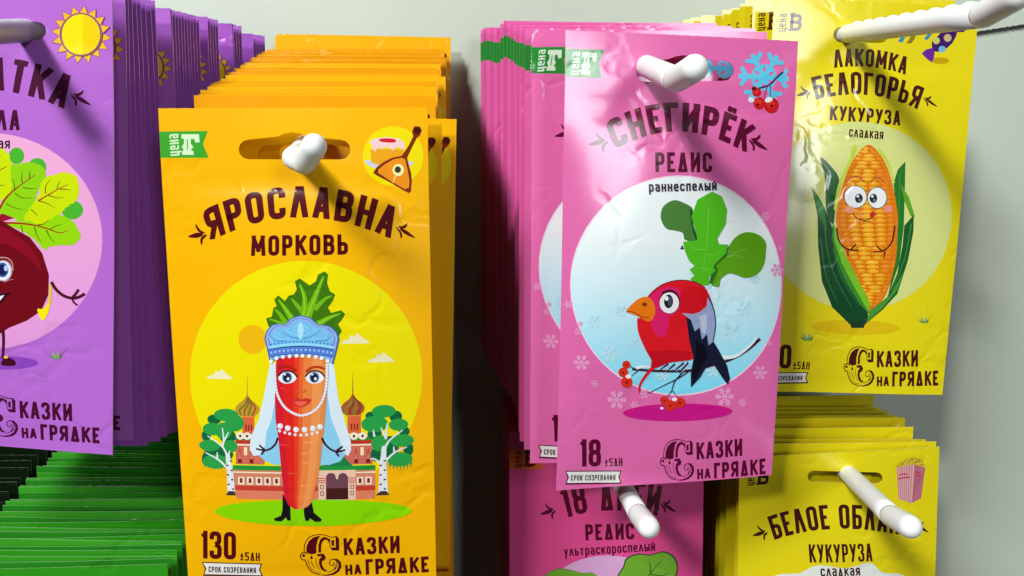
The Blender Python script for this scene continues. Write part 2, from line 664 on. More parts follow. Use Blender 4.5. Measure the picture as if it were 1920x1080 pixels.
def slot_px(h, x0, x1, y0, y1, bump, cx=None):
    """euro hang slot from its picture box"""
    cx = cx or (x0 + x1) / 2
    r = (y1 - y0) / 2
    ym = (y0 + y1) / 2
    pts = []
    for k in range(7):
        a = math.pi / 2 + math.pi * k / 6
        pts.append((x0 + r + r * math.cos(a), ym - r * math.sin(a)))
    # (runs left side from top to bottom)
    pts = pts[::-1][::-1]
    left = pts
    right = []
    for k in range(7):
        a = -math.pi / 2 + math.pi * k / 6
        right.append((x1 - r + r * math.cos(a), ym - r * math.sin(a)))
    top = []
    if bump:
        for k in range(7):
            t = k / 6
            top.append((cx + 44 * (1 - 2 * t), y0 - bump * math.sin(math.pi * t) ** 1.3))
        top = top[1:-1]
    loop = left + right + top
    out = []
    for x, y in loop:
        q = h @ np.array([x, y, 1.0])
        out.append((q[0] / q[2], q[1] / q[2]))
    return out


Q_OR = [(292, 203), (801, 200), (818, 1094), (352, 1098)]
Q_PK = [(1062, 52), (1502, 80), (1450, 887), (1042, 924)]
Q_YE = [(1455, -5), (1840, 12), (1767, 742), (1404, 733)]
Q_PU = [(-255, -75), (205, -62), (214, 852), (-225, 822)]
Q_LP = [(955, 812), (1321, 805), (1310, 1470), (957, 1475)]
Q_LY = [(1388, 862), (1762, 834), (1738, 1490), (1384, 1510)]

# ------------------------------------------------------------------ shared print: logo, flag, ribbon (drawn once, moved to each packet)
LOGO_SRC = [(565, 1076), (804, 1075), (565, 997)]
FLAG_SRC = [(299, 247), (387, 246), (305, 296.5)]
RIB_SRC = [(379, 1055), (491, 1056), (380, 1079)]


def chain(f, g):
    return lambda p: f(g(p))


def logo(A, dst, col):
    mv = affine3(LOGO_SRC, dst)
    z = lambda p: (540 + p[0] / 6.4, 980 + p[1] / 6.4)
    A.via(chain(mv, z))
    n = 'logo'
    A.poly(n, col, [(228, 335), (232, 260), (262, 190), (320, 145), (398, 125), (368, 180), (350, 260), (350, 345), (290, 358)])
    A.line(n, col, [(203, 335), (213, 230), (270, 145), (375, 112), (470, 125), (535, 146), (595, 134)], 11)
    A.poly(n, col, [(372, 335), (375, 235), (400, 170), (440, 140), (480, 150), (520, 180), (505, 215), (480, 180), (450, 176), (425, 200), (408, 250), (406, 335)])
    A.poly(n, col, [(580, 135), (600, 138), (622, 165), (622, 310), (540, 310), (512, 272), (582, 272)])
    A.line(n, col, [(505, 160), (512, 235), (512, 272)], 9)
    A.poly(n, col, [(528, 188), (562, 176), (562, 255), (534, 252)])
    A.line(n, col, [(240, 350), (205, 335), (170, 345), (156, 385), (180, 425), (212, 432), (240, 510), (300, 585), (390, 612)], 13)
    A.ell(n, col, 195, 372, 20, 17)
    A.ell(n, col, 378, 366, 22, 17)
    A.poly(n, col, [(380, 612), (470, 612), (540, 592), (590, 555), (612, 500), (600, 455), (575, 425), (550, 412), (600, 415), (640, 460), (645, 515), (615, 575), (560, 612), (480, 628), (420, 624)])
    A.poly(n, col, [(395, 345), (435, 350), (462, 390), (445, 430), (412, 442), (412, 490), (440, 545), (480, 562), (440, 575), (400, 545), (376, 480), (380, 420), (405, 395)])
    A.line(n, col, [(560, 555), (590, 500), (585, 445), (545, 418), (508, 440), (505, 480), (535, 498), (560, 480), (550, 455)], 10)
    A.line(n, col, [(470, 580), (520, 570), (560, 535), (570, 490)], 7)
    A.poly(n, col, [(288, 368), (305, 405), (288, 418), (275, 405)], True)
    A.line(n, col, [(285, 440), (300, 490), (330, 530)], 8)
    A.line(n, col, [(248, 420), (262, 500), (320, 570), (400, 590)], 6)
    A.line(n, col, [(340, 400), (345, 480), (385, 550)], 6)
    A.via(mv)
    A.text(n, col, 'КАЗКИ', [(646, 1038.5), (750, 1036)], 33.5, 6.8)
    A.text(n, col, 'НА', [(648, 1077), (678, 1076)], 20, 5.2)
    A.text(n, col, 'ГРЯДКЕ', [(686, 1077), (804, 1074.5)], 30.5, 6.6)
    A.px()


def flag(A, dst, green, ch, wht, letter):
    mv = affine3(FLAG_SRC, dst)
    A.via(mv)
    if green:
        A.poly('price_flag', green, [(284, 247.2), (387, 246), (378, 271), (389.5, 296.5), (290, 296.5)])
    n = 'price_flag>flag_lettering'
    A.text(n, wht, 'цена', [(334, 292), (331, 251)], 17, 3.4, gap=.3)
    if letter == 'Г':
        A.poly(n, wht, [(337, 252), (370, 252), (372, 267), (364, 268), (361, 261), (355, 261), (355, 270), (360, 276), (355, 282), (360, 284), (361, 291), (339, 291), (339, 284), (342, 282), (338, 276), (342, 270), (342, 261), (337, 260)])
        A.line(n, green, [(348.5, 262), (348.5, 281)], 2, sm=False)
    else:
        A.text(n, wht, 'В', [(342, 291), (370, 290)], 39, 8)
        A.line(n, wht, [(339, 251), (352, 251)], 5, sm=False)
        A.line(n, wht, [(339, 288.5), (352, 288.5)], 5, sm=False)
    A.px()


def ribbon(A, dst, col):
    mv = affine3(RIB_SRC, dst)
    A.via(mv)
    A.poly('ribbon', col, [(377.5, 1053.5), (492, 1054.5), (488, 1067), (493.5, 1080.5), (379.5, 1080.5), (383, 1067)])
    A.poly('ribbon', (238, 236, 232), [(380, 1055.5), (489, 1056.5), (485.5, 1067), (490, 1077.5), (382, 1077), (386, 1066)])
    A.text('ribbon>ribbon_lettering', (40, 20, 24), 'СРОК СОЗРЕВАНИЯ', [(390, 1073), (480, 1073.5)], 11, 2.4, gap=.3)
    A.px()


def tuft(A, part, cx, cy, s):
    for dx, dy, w, c in ((-21, -20, 6, (50, 110, 60)), (21, -20, 6, (40, 95, 50)), (-9, -38, 7, (150, 165, 130)), (9, -38, 7, (150, 170, 120)), (-11, -16, 8, (90, 170, 60)), (11, -16, 8, (90, 170, 60))):
        A.poly(part, c, [(cx - 3 * s * (1 if dx < 0 else -.3), cy), (cx + dx * s * .6, cy + dy * s * .45), (cx + dx * s, cy + dy * s), (cx + dx * s * .45, cy + dy * s * .3), (cx + (3 if dx > 0 else -.5) * s + 5 * s, cy)])


# ------------------------------------------------------------------ 1 carrot packet print
def art_carrot():
    A = Art(Q_OR)
    ink_c = (84, 8, 18)
    flag(A, FLAG_SRC, (60, 165, 45), 'ц', (215, 238, 200), 'Г')
    # corner picture: cake and balalaika on a yellow spot
    c = 'corner_picture'
    A.zoom(670, 220, 6.75)
    A.ell(c, (240, 222, 0), 452, 488, 385, 378, n=32)
    A.poly(c, (205, 205, 225), [(95, 555), (150, 540), (250, 590), (400, 610), (600, 560), (700, 560), (680, 600), (560, 650), (300, 655), (160, 620)], True)
    A.poly(c, (236, 165, 25), [(165, 400), (580, 400), (590, 560), (480, 600), (300, 610), (180, 570)])
    A.poly(c, (242, 205, 205), [(150, 310), (220, 265), (370, 248), (530, 270), (600, 320), (590, 395), (550, 405), (530, 370), (480, 385), (450, 425), (415, 385), (350, 375), (315, 405), (285, 375), (255, 385), (225, 435), (195, 410), (185, 350)])
    A.poly(c, (205, 30, 50), [(270, 285), (330, 265), (460, 272), (490, 300), (450, 318), (320, 312)], True)
    A.poly(c, (125, 40, 15), [(200, 700), (250, 625), (340, 560), (440, 510), (560, 485), (640, 370), (705, 240), (690, 180), (720, 110), (790, 115), (815, 160), (790, 225), (750, 260), (680, 400), (630, 510), (650, 600), (680, 700), (690, 800), (680, 930), (655, 958), (600, 930), (430, 830), (230, 725)])
    A.poly(c, (238, 145, 25), [(262, 700), (270, 655), (360, 585), (460, 530), (560, 510), (605, 530), (640, 680), (660, 800), (655, 890), (600, 905), (440, 815)])
    A.ell(c, (70, 10, 5), 755, 160, 48, 50)
    A.ell(c, (245, 240, 170), 518, 665, 72, 76)
    A.ell(c, (60, 60, 45), 513, 660, 40, 42)
    A.line(c, (245, 190, 110), [(485, 740), (450, 830)], 34, 12, sm=False)
    # titles
    A.zoom(280, 180, 3.177)
    A.text('title', ink_c, 'ЯРОСЛАВНА', [(372, 862), (905, 722), (1436, 848)], 186, 36, kf=.72, gap=.27)
    A.leafmark('title', ink_c, 290, 820, 3.3, 1, .25)
    A.leafmark('title', ink_c, 1525, 800, 3.3, -1, .25)
    A.px()
    A.text('subtitle', ink_c, 'МОРКОВЬ', [(474, 479), (655, 476)], 38, 7.6, gap=.26)
    # round picture
    r = 'round_picture'
    A.ell(r, (240, 226, 0), 574.5, 705, 217.5, 218)
    A.ell(r, (240, 184, 12), 478, 633, 27, 27)
    for cx, cy, s in ((668, 632, 1), (716, 668, .95), (415, 699, .95)):
        A.poly(r, (240, 232, 190), [(cx - 27 * s, cy + 9 * s), (cx - 20 * s, cy + 3 * s), (cx - 12 * s, cy + 1 * s), (cx - 8 * s, cy - 7 * s), (cx - 1 * s, cy - 4 * s), (cx + 5 * s, cy - 11 * s), (cx + 12 * s, cy - 3 * s), (cx + 20 * s, cy + 2 * s), (cx + 27 * s, cy + 9 * s)])
    # palace
    p = 'round_picture>drawn_palace'
    for x0, x1, y0, yt in ((458.5, 481, 778, 809), (654, 679, 776, 808)):
        A.poly(p, (222, 100, 62), [(x0, y0), (x1, y0), (x1, yt), (x0, yt)])
        A.poly(p, (240, 150, 60), [(x0 - 2, y0 - 3), (x1 + 2, y0 - 3), (x1 + 2, y0), (x0 - 2, y0)])
        for k in range(3):
            xx = x0 + (x1 - x0) * (.3 + .22 * k)
            A.poly(p, (125, 45, 30), [(xx - 1.3, y0 + 14), (xx + 1.3, y0 + 14), (xx + 1.3, y0 + 25), (xx - 1.3, y0 + 25)])
    for cx, w, yt, yb, ca, cb, cc in ((468, 23, 732, 776, (196, 150, 50), (95, 130, 35), (175, 85, 40)), (664, 21.5, 730, 774, (170, 88, 48), (130, 130, 60), (140, 60, 35))):
        hgt = yb - yt
        prof = [(0, 0), (.08, .12), (.3, .3), (.75, .48), (1, .66), (.92, .84), (.6, 1)]
        A.line(p, ca, [(cx, yt + 2), (cx, yt - 34)], 2.2, .5, sm=False)
        A.poly(p, ca, smooth([(cx + w * x, yt + hgt * y) for x, y in prof], False, 3) + smooth([(cx - w * x, yt + hgt * y) for x, y in prof[::-1]], False, 3)[:-1])
        for k in range(4):
            f0 = -.75 + k * .42
            A.line(p, cb if k % 2 == 0 else cc, [(cx + .02 * w, yt + hgt * .2), (cx + w * (f0 * .55 + .25), yt + hgt * .5), (cx + w * (f0 + .12), yt + hgt * .72), (cx + w * f0 * .7, yt + hgt * .97)], 3.4)
    for x0, x1, dm in ((445, 500, (454, 467)), (640, 700, (666, 682))):
        A.poly(p, (208, 108, 88), [(x0, 821), (x1, 821), (x1, 866), (x0, 866)])
        A.poly(p, (40, 140, 60), [(x0 - 1, 814), (x1 + 1, 814), (x1 + 1, 821), (x0 - 1, 821)])
        A.poly(p, (190, 50, 35), [(x0, 821), (x1, 821), (x1, 827), (x0, 827)])
        A.line(p, (248, 225, 200), [(x0, 829.5), (x1, 829.5)], 3, sm=False)
        for d in dm:
            A.ell(p, (246, 232, 215), d, 813, 8, 7)
            A.ell(p, (60, 25, 20), d, 813, 2.6, 2.4)
        for k in range(3):
            xx = x0 + 8 + k * 11 if x0 < 500 else x1 - 8 - k * 11
            if k == 1:
                A.poly(p, (250, 228, 190), [(xx - 3, 834), (xx + 3, 834), (xx + 3, 849), (xx - 3, 849)])
            else:
                A.poly(p, (170, 45, 45), [(xx - 4.5, 864), (xx, 834), (xx + 4.5, 864)])
                A.poly(p, (228, 150, 130), [(xx - 2, 856), (xx, 842), (xx + 2, 856)])
                A.poly(p, (60, 20, 25), [(xx - 1.5, 856), (xx + 1.5, 856), (xx + 1.5, 863), (xx - 1.5, 863)])
    A.poly(p, (30, 128, 70), [(598, 868), (612, 866), (640, 860), (648, 850), (655, 860), (664, 868)])
    A.poly(p, (35, 150, 60), [(440, 868), (705, 868), (706, 877), (438, 877)])
    A.poly(p, (212, 132, 98), [(441, 877), (705, 877), (705, 906), (441, 906)])
    A.line(p, (250, 228, 205), [(441, 881), (705, 881)], 2.4, sm=False)
    A.poly(p, (200, 62, 48), [(443, 906), (705, 906), (705, 915), (443, 915)])
    A.poly(p, (224, 126, 96), [(443, 915), (705, 915), (704, 931), (446, 931)])
    for x in (455, 472, 489, 505, 522, 677, 692.6):
        A.poly(p, (246, 222, 205), [(x - 6, 889.5), (x + 6, 889.5), (x + 6, 904), (x - 6, 904)])
        A.poly(p, (110, 40, 35), [(x - 2.6, 892), (x + 2.6, 892), (x + 2.6, 901), (x - 2.6, 901)])
    A.poly(p, (236, 196, 172), [(600, 876), (669, 876), (669, 932), (600, 932)])
    A.poly(p, (112, 66, 84), [(614, 930), (614, 888), (618, 882), (625, 881), (631, 884), (633, 893), (636, 893), (638, 884), (645, 881), (651, 883), (655, 889), (655, 930)])
    A.poly(p, (58, 20, 20), [(614, 910), (655, 910), (655, 931), (614, 931)])
    for k in range(4):
        A.line(p, (100, 50, 40), [(615, 913 + k * 4.5), (654, 913 + k * 4.5)], 1, sm=False)
    for xa, xb in ((600, 613), (656, 669)):
        for k in range(3):
            A.line(p, (205, 70, 60), [(xa, 891 + 4 * k), (xb, 891 + 4 * k)], 1.7, sm=False)
        for yy in (907, 919):
            A.line(p, (120, 70, 70), [(xa + 4, yy - 3), (xb - 4, yy - 3), (xb - 4, yy + 4), (xa + 4, yy + 4)], 1.3, sm=False, closed=True)
    # birches
    lg, dg, wh = (42, 160, 72), (14, 104, 58), (228, 232, 236)
    for X0, sx, li, da, tr, br, base in (
        (360, 3.858, [(260, 365, 92, 46), (320, 420, 72, 62), (155, 470, 72, 46), (240, 480, 62, 62), (135, 590, 80, 42), (290, 590, 52, 46), (180, 705, 100, 52)],
         [(170, 400, 52, 36), (110, 520, 36, 42), (270, 520, 62, 52), (200, 650, 112, 62), (110, 690, 36, 52), (335, 395, 36, 25), (235, 640, 62, 42)],
         [(265, 935), (322, 935), (308, 770), (282, 640), (252, 640), (262, 770)],
         [[(268, 660), (225, 590), (120, 520)], [(230, 600), (240, 545), (232, 458)], [(238, 560), (278, 488)], [(268, 750), (200, 690), (102, 640)], [(192, 690), (192, 635)], [(270, 690), (285, 620)]], (252, 328)),
        (590, 3.857, [(505, 340, 86, 46), (440, 430, 96, 60), (610, 440, 70, 44), (635, 555, 86, 46), (480, 570, 66, 60), (620, 690, 92, 52)],
         [(590, 380, 46, 42), (410, 370, 36, 30), (650, 490, 40, 36), (550, 600, 62, 82), (450, 650, 40, 52), (680, 620, 36, 52), (440, 500, 52, 36)],
         [(465, 930), (535, 930), (522, 700), (524, 590), (492, 590), (478, 700)],
         [[(508, 610), (548, 548), (640, 480)], [(522, 540), (485, 455)], [(520, 530), (528, 425)], [(515, 700), (580, 640), (670, 602)], [(580, 645), (575, 595)], [(492, 725), (440, 682), (408, 680)], [(438, 520), (430, 470)]], (445, 545))):
        n = 'round_picture>drawn_tree' if X0 < 500 else 'round_picture>drawn_tree#2'
        A.zoom(X0, 680, sx)
        for e in da:
            A.ell(n, dg, *e, n=14)
        for e in li:
            A.ell(n, lg, *e, n=16)
        sgn = 1 if X0 < 500 else -1
        cx = 170 if X0 < 500 else 625
        for k in range(7):
            xx = cx - 75 + 25 * k
            A.poly(n, lg, [(xx - 10, 715), (xx + 10, 715), (xx + 2 * sgn, 775 - abs(k - 3) * 6)])
        A.poly(n, wh, tr)
        for b in br:
            A.line(n, wh, b, 17, 7)
        bx = (tr[0][0] + tr[1][0]) / 2
        for k in range(7):
            yy = 900 - 34 * k
            xs = bx + (-18 if k % 2 else 12) - 2 * k * (1 if X0 < 500 else 0)
            A.poly(n, (50, 45, 50), [(xs - 9, yy - 4), (xs + 9, yy - 7), (xs + 7, yy + 6), (xs - 8, yy + 5)])
        A.poly(n, (62, 52, 52), [(base[0], 945), (bx - 20, 915), (bx + 22, 915), (base[1], 945)])
    A.px()
    # meadow
    A.ell(r, (136, 216, 0), 588, 956, 184, 25)
    # carrot figure
    n = 'round_picture>drawn_carrot'
    A.zoom(340, 470, 3.273)
    A.poly(n, (62, 118, 12), [(545, 440), (535, 405), (570, 395), (580, 340), (600, 332), (585, 290), (610, 266), (650, 300), (672, 268), (705, 258), (722, 230), (710, 180), (740, 163), (800, 205), (838, 180), (850, 140), (890, 120), (912, 140), (905, 190), (922, 240), (955, 262), (940, 300), (912, 340), (930, 372), (990, 356), (1015, 380), (992, 420), (972, 440), (995, 482), (978, 512), (940, 500), (700, 480), (560, 470)])
    for pts, w in (([(775, 420), (830, 280), (885, 150)], 62), ([(765, 400), (770, 280), (738, 195)], 46), ([(700, 420), (655, 350), (610, 290)], 44), ([(660, 440), (620, 380), (590, 350)], 36), ([(850, 440), (920, 400), (990, 376)], 40), ([(770, 380), (720, 320), (690, 285)], 36), ([(830, 350), (890, 290), (935, 268)], 34), ([(640, 440), (590, 420), (556, 410)], 20)):
        A.line(n, (112, 184, 18), pts, w, 8)
    for pts, w in (([(775, 420), (830, 280), (880, 160)], 10), ([(765, 400), (768, 290), (742, 210)], 8), ([(700, 420), (655, 350), (615, 300)], 8), ([(850, 440), (920, 400), (980, 380)], 8)):
        A.line(n, (160, 215, 50), pts, w, 3)
    A.px()
    # boots
    A.zoom(340, 760, 3.375)
    for b in ([(652, 540), (700, 610), (702, 712), (680, 712), (672, 692), (640, 718), (600, 714), (594, 700), (640, 680), (650, 640)], [(785, 600), (835, 590), (848, 660), (898, 704), (890, 718), (855, 720), (822, 696), (815, 714), (793, 712), (785, 670)]):
        A.poly(n, (22, 18, 24), b)
    # veil
    A.px()
    sky, pale = (140, 208, 240), (218, 236, 248)
    A.poly(n, sky, [(515, 690), (524, 690), (526, 810), (531, 865), (520, 866), (503, 860), (487, 848), (490, 800)])
    A.poly(n, pale, [(511, 678), (523, 678), (521, 740), (514, 780), (504, 805), (501, 830), (490, 848), (479, 850), (472, 838), (474, 815), (490, 780), (500, 735)])
    A.poly(n, sky, [(616, 690), (624, 690), (650, 800), (655, 840), (640, 860), (620, 866), (602, 866), (610, 800)])
    A.poly(n, pale, [(616, 676), (629, 676), (637, 740), (650, 788), (660, 822), (661, 838), (655, 850), (645, 842), (638, 815), (624, 780), (618, 740)])
    # carrot body, printed in bands from red to pale orange
    ed_l = [(523, 664), (522, 700), (520, 740), (521, 780), (526, 815), (529, 850), (531.5, 880), (536, 925), (544, 942), (556, 949)]
    ed_r = [(617, 664), (617, 700), (616, 740), (614, 765), (609, 815), (604, 860), (600, 885), (588, 935), (580, 944), (568, 949)]
    bands = [(0, (214, 28, 48)), (.16, (226, 36, 32)), (.36, (232, 62, 34)), (.46, (236, 100, 48)), (.54, (236, 132, 66)), (.72, (240, 152, 82)), (.9, (232, 140, 70)), (1, None)]
    for (f0, c0), (f1, _) in zip(bands[:-1], bands[1:]):
        m0 = [((1 - f0) * a[0] + f0 * b[0], (1 - f0) * a[1] + f0 * b[1]) for a, b in zip(ed_l, ed_r)]
        m1 = [((1 - f1) * a[0] + f1 * b[0], (1 - f1) * a[1] + f1 * b[1]) for a, b in zip(ed_l, ed_r)]
        vs = m0 + m1
        k = len(m0)
        A.add(n, c0, vs, [(i, i + 1, k + i + 1, k + i) for i in range(k - 1)])
    for a, b, c in (((530, 828), (548, 829), (235, 90, 60)), ((575, 824), (596, 822), (250, 190, 120)), ((570, 845), (590, 842), (250, 190, 120)), ((545, 882), (563, 880), (240, 110, 60)), ((572, 862), (585, 861), (250, 185, 110)), ((530, 722), (542, 725), (240, 90, 60)), ((566, 905), (585, 903), (246, 180, 100))):
        A.line(n, c, [a, b], 1.6, .5, sm=False)
    dk = (62, 12, 34)
    for arm in ([(525, 815), (521, 826), (512, 835), (500, 839), (484, 836)], [(500, 838), (490, 829)], [(501, 837), (494, 847)], [(607, 815), (613, 827), (624, 837), (636, 841), (650, 838)], [(634, 840), (645, 831)], [(632, 840), (638, 850)]):
        A.line(n, dk, arm, 4, 3)
    # face
    for ex, s in ((543.5, 1), (594.5, -1)):
        A.poly(n, (238, 244, 250), [(ex - 17, 703), (ex - 10, 694), (ex + 2, 692), (ex + 12, 696), (ex + 17, 704), (ex + 9, 712), (ex - 4, 714), (ex - 13, 710)], True)
        ix = ex + (-.5 if s > 0 else -1)
        A.ell(n, (78, 110, 160), ix, 702.5, 9, 10)
        A.ell(n, (22, 34, 62), ix, 703, 6.5, 7.5)
        A.ell(n, (240, 246, 250), ix + 2, 705, 2.6, 3)
        A.ell(n, (235, 240, 250), ix - 4, 697, 2.2, 2)
        A.line(n, (20, 14, 30), [(ex - 18 * 1, 701), (ex - 9, 692.5), (ex + 3, 690.5), (ex + 13, 695), (ex + 18, 702)], 2.8)
    A.line(n, (180, 36, 20), [(526, 688), (533, 682), (545, 682), (560, 690)], 4.5, 5.5)
    A.line(n, (188, 58, 20), [(578, 692), (588, 685), (600, 683), (613, 687)], 5, 4)
    A.line(n, (206, 92, 40), [(560, 726), (565, 730), (569, 728), (574, 730), (579, 725)], 2.2)
    A.poly(n, (206, 52, 44), [(552, 745), (562, 741), (571, 743), (577, 741), (588, 744), (581, 753), (570, 758), (560, 755)], True)
    A.poly(n, (242, 98, 84), [(557, 748), (570, 747), (580, 748), (572, 755), (563, 754)], True)
    # pearls
    A.zoom(340, 470, 3.273)
    A.line(n, (205, 205, 222), [(588, 680), (592, 780), (604, 860), (640, 930), (690, 972), (750, 992), (815, 972), (865, 925), (895, 850), (905, 770), (905, 680)], 15)
    A.dots(n, (246, 246, 252), [(588, 680), (592, 780), (604, 860), (640, 930), (690, 972), (750, 992), (815, 972), (865, 925), (895, 850), (905, 770), (905, 680)], 7, 16)
    A.zoom(340, 760, 3.375)
    for x, y in ((640, 112), (688, 124), (740, 133), (793, 133), (845, 126), (890, 116)):
        A.ell(n, (222, 235, 244), x, y, 18, 18, n=12)
        A.ell(n, (252, 252, 255), x - 4, y - 5, 8, 8, n=8)
    A.dots(n, (235, 238, 246), [(636, 142), (700, 160), (770, 168), (840, 160), (895, 144)], 10, 30)
    # headdress
    A.zoom(480, 570, 5.143)
    out = [(106, 310), (128, 235), (180, 180), (240, 172), (300, 180), (360, 118), (450, 88), (545, 112), (625, 180), (690, 185), (745, 200), (800, 255), (820, 310), (792, 440), (760, 560), (690, 505), (600, 480), (450, 470), (300, 485), (220, 510), (160, 540), (128, 400)]
    A.poly(n, (52, 94, 180), out)
    ins = lambda f, dx=0, dy=0: [(460 + (x - 460) * f + dx, 330 + (y - 330) * f + dy) for x, y in out]
    A.poly(n, (146, 180, 234), ins(.965))
    A.poly(n, (84, 136, 214), ins(.9))
    A.poly(n, (150, 180, 240), ins(.87))
    A.poly(n, (116, 192, 238), ins(.81, 0, 4))
    cy = lambda x: 3.6e-4 * (x - 455) ** 2
    arc = lambda y, xa=140, xb=785: [(x, y + cy(x)) for x in np.linspace(xa, xb, 9)]
    A.line(n, (150, 220, 250), arc(365, 150, 775), 22)
    A.line(n, (20, 50, 120), arc(385, 148, 775), 9)
    A.line(n, (84, 128, 218), arc(422, 152, 768), 66)
    A.dots(n, (160, 200, 248), arc(418, 175, 745), 11, 36)
    A.line(n, (40, 70, 170), arc(455, 165, 758), 7)
    A.dots(n, (60, 120, 200), arc(340, 170, 750), 9, 34)
    lt = (150, 215, 252)
    for sx in (1, -1):
        X = lambda x: 455 + sx * (x - 455)
        A.line(n, lt, [(X(455), 170), (X(490), 190), (X(520), 215), (X(505), 240), (X(480), 225)], 9, 5)
        A.line(n, lt, [(X(470), 290), (X(540), 260), (X(600), 230), (X(560), 215)], 10, 4)
        A.line(n, (50, 130, 215), [(X(480), 310), (X(560), 290), (X(640), 240)], 8, 3)
        A.line(n, lt, [(X(560), 310), (X(640), 320), (X(700), 290), (X(690), 255), (X(655), 265), (X(665), 290)], 10, 5)
        A.line(n, (50, 130, 215), [(X(600), 330), (X(700), 330), (X(750), 280)], 8, 4)
        A.line(n, lt, [(X(720), 335), (X(760), 300), (X(770), 250)], 8, 4)
    A.poly(n, (170, 228, 252), [(455, 150), (485, 220), (470, 300), (455, 320), (440, 300), (425, 220)], True)
    A.dots(n, (244, 246, 252), [(172, 530), (230, 496), (320, 482), (450, 474), (590, 484), (680, 508), (740, 545)], 19, 56)
    A.px()
    # foot of the packet
    A.text('day_number', ink_c, '130', [(374, 1047), (443, 1048)], 53, 9, gap=.16)
    A.text('day_number', ink_c, '±5дн', [(450, 1049), (488, 1050)], 16.5, 3.2)
    ribbon(A, RIB_SRC, ink_c)
    logo(A, LOGO_SRC, ink_c)
    return A


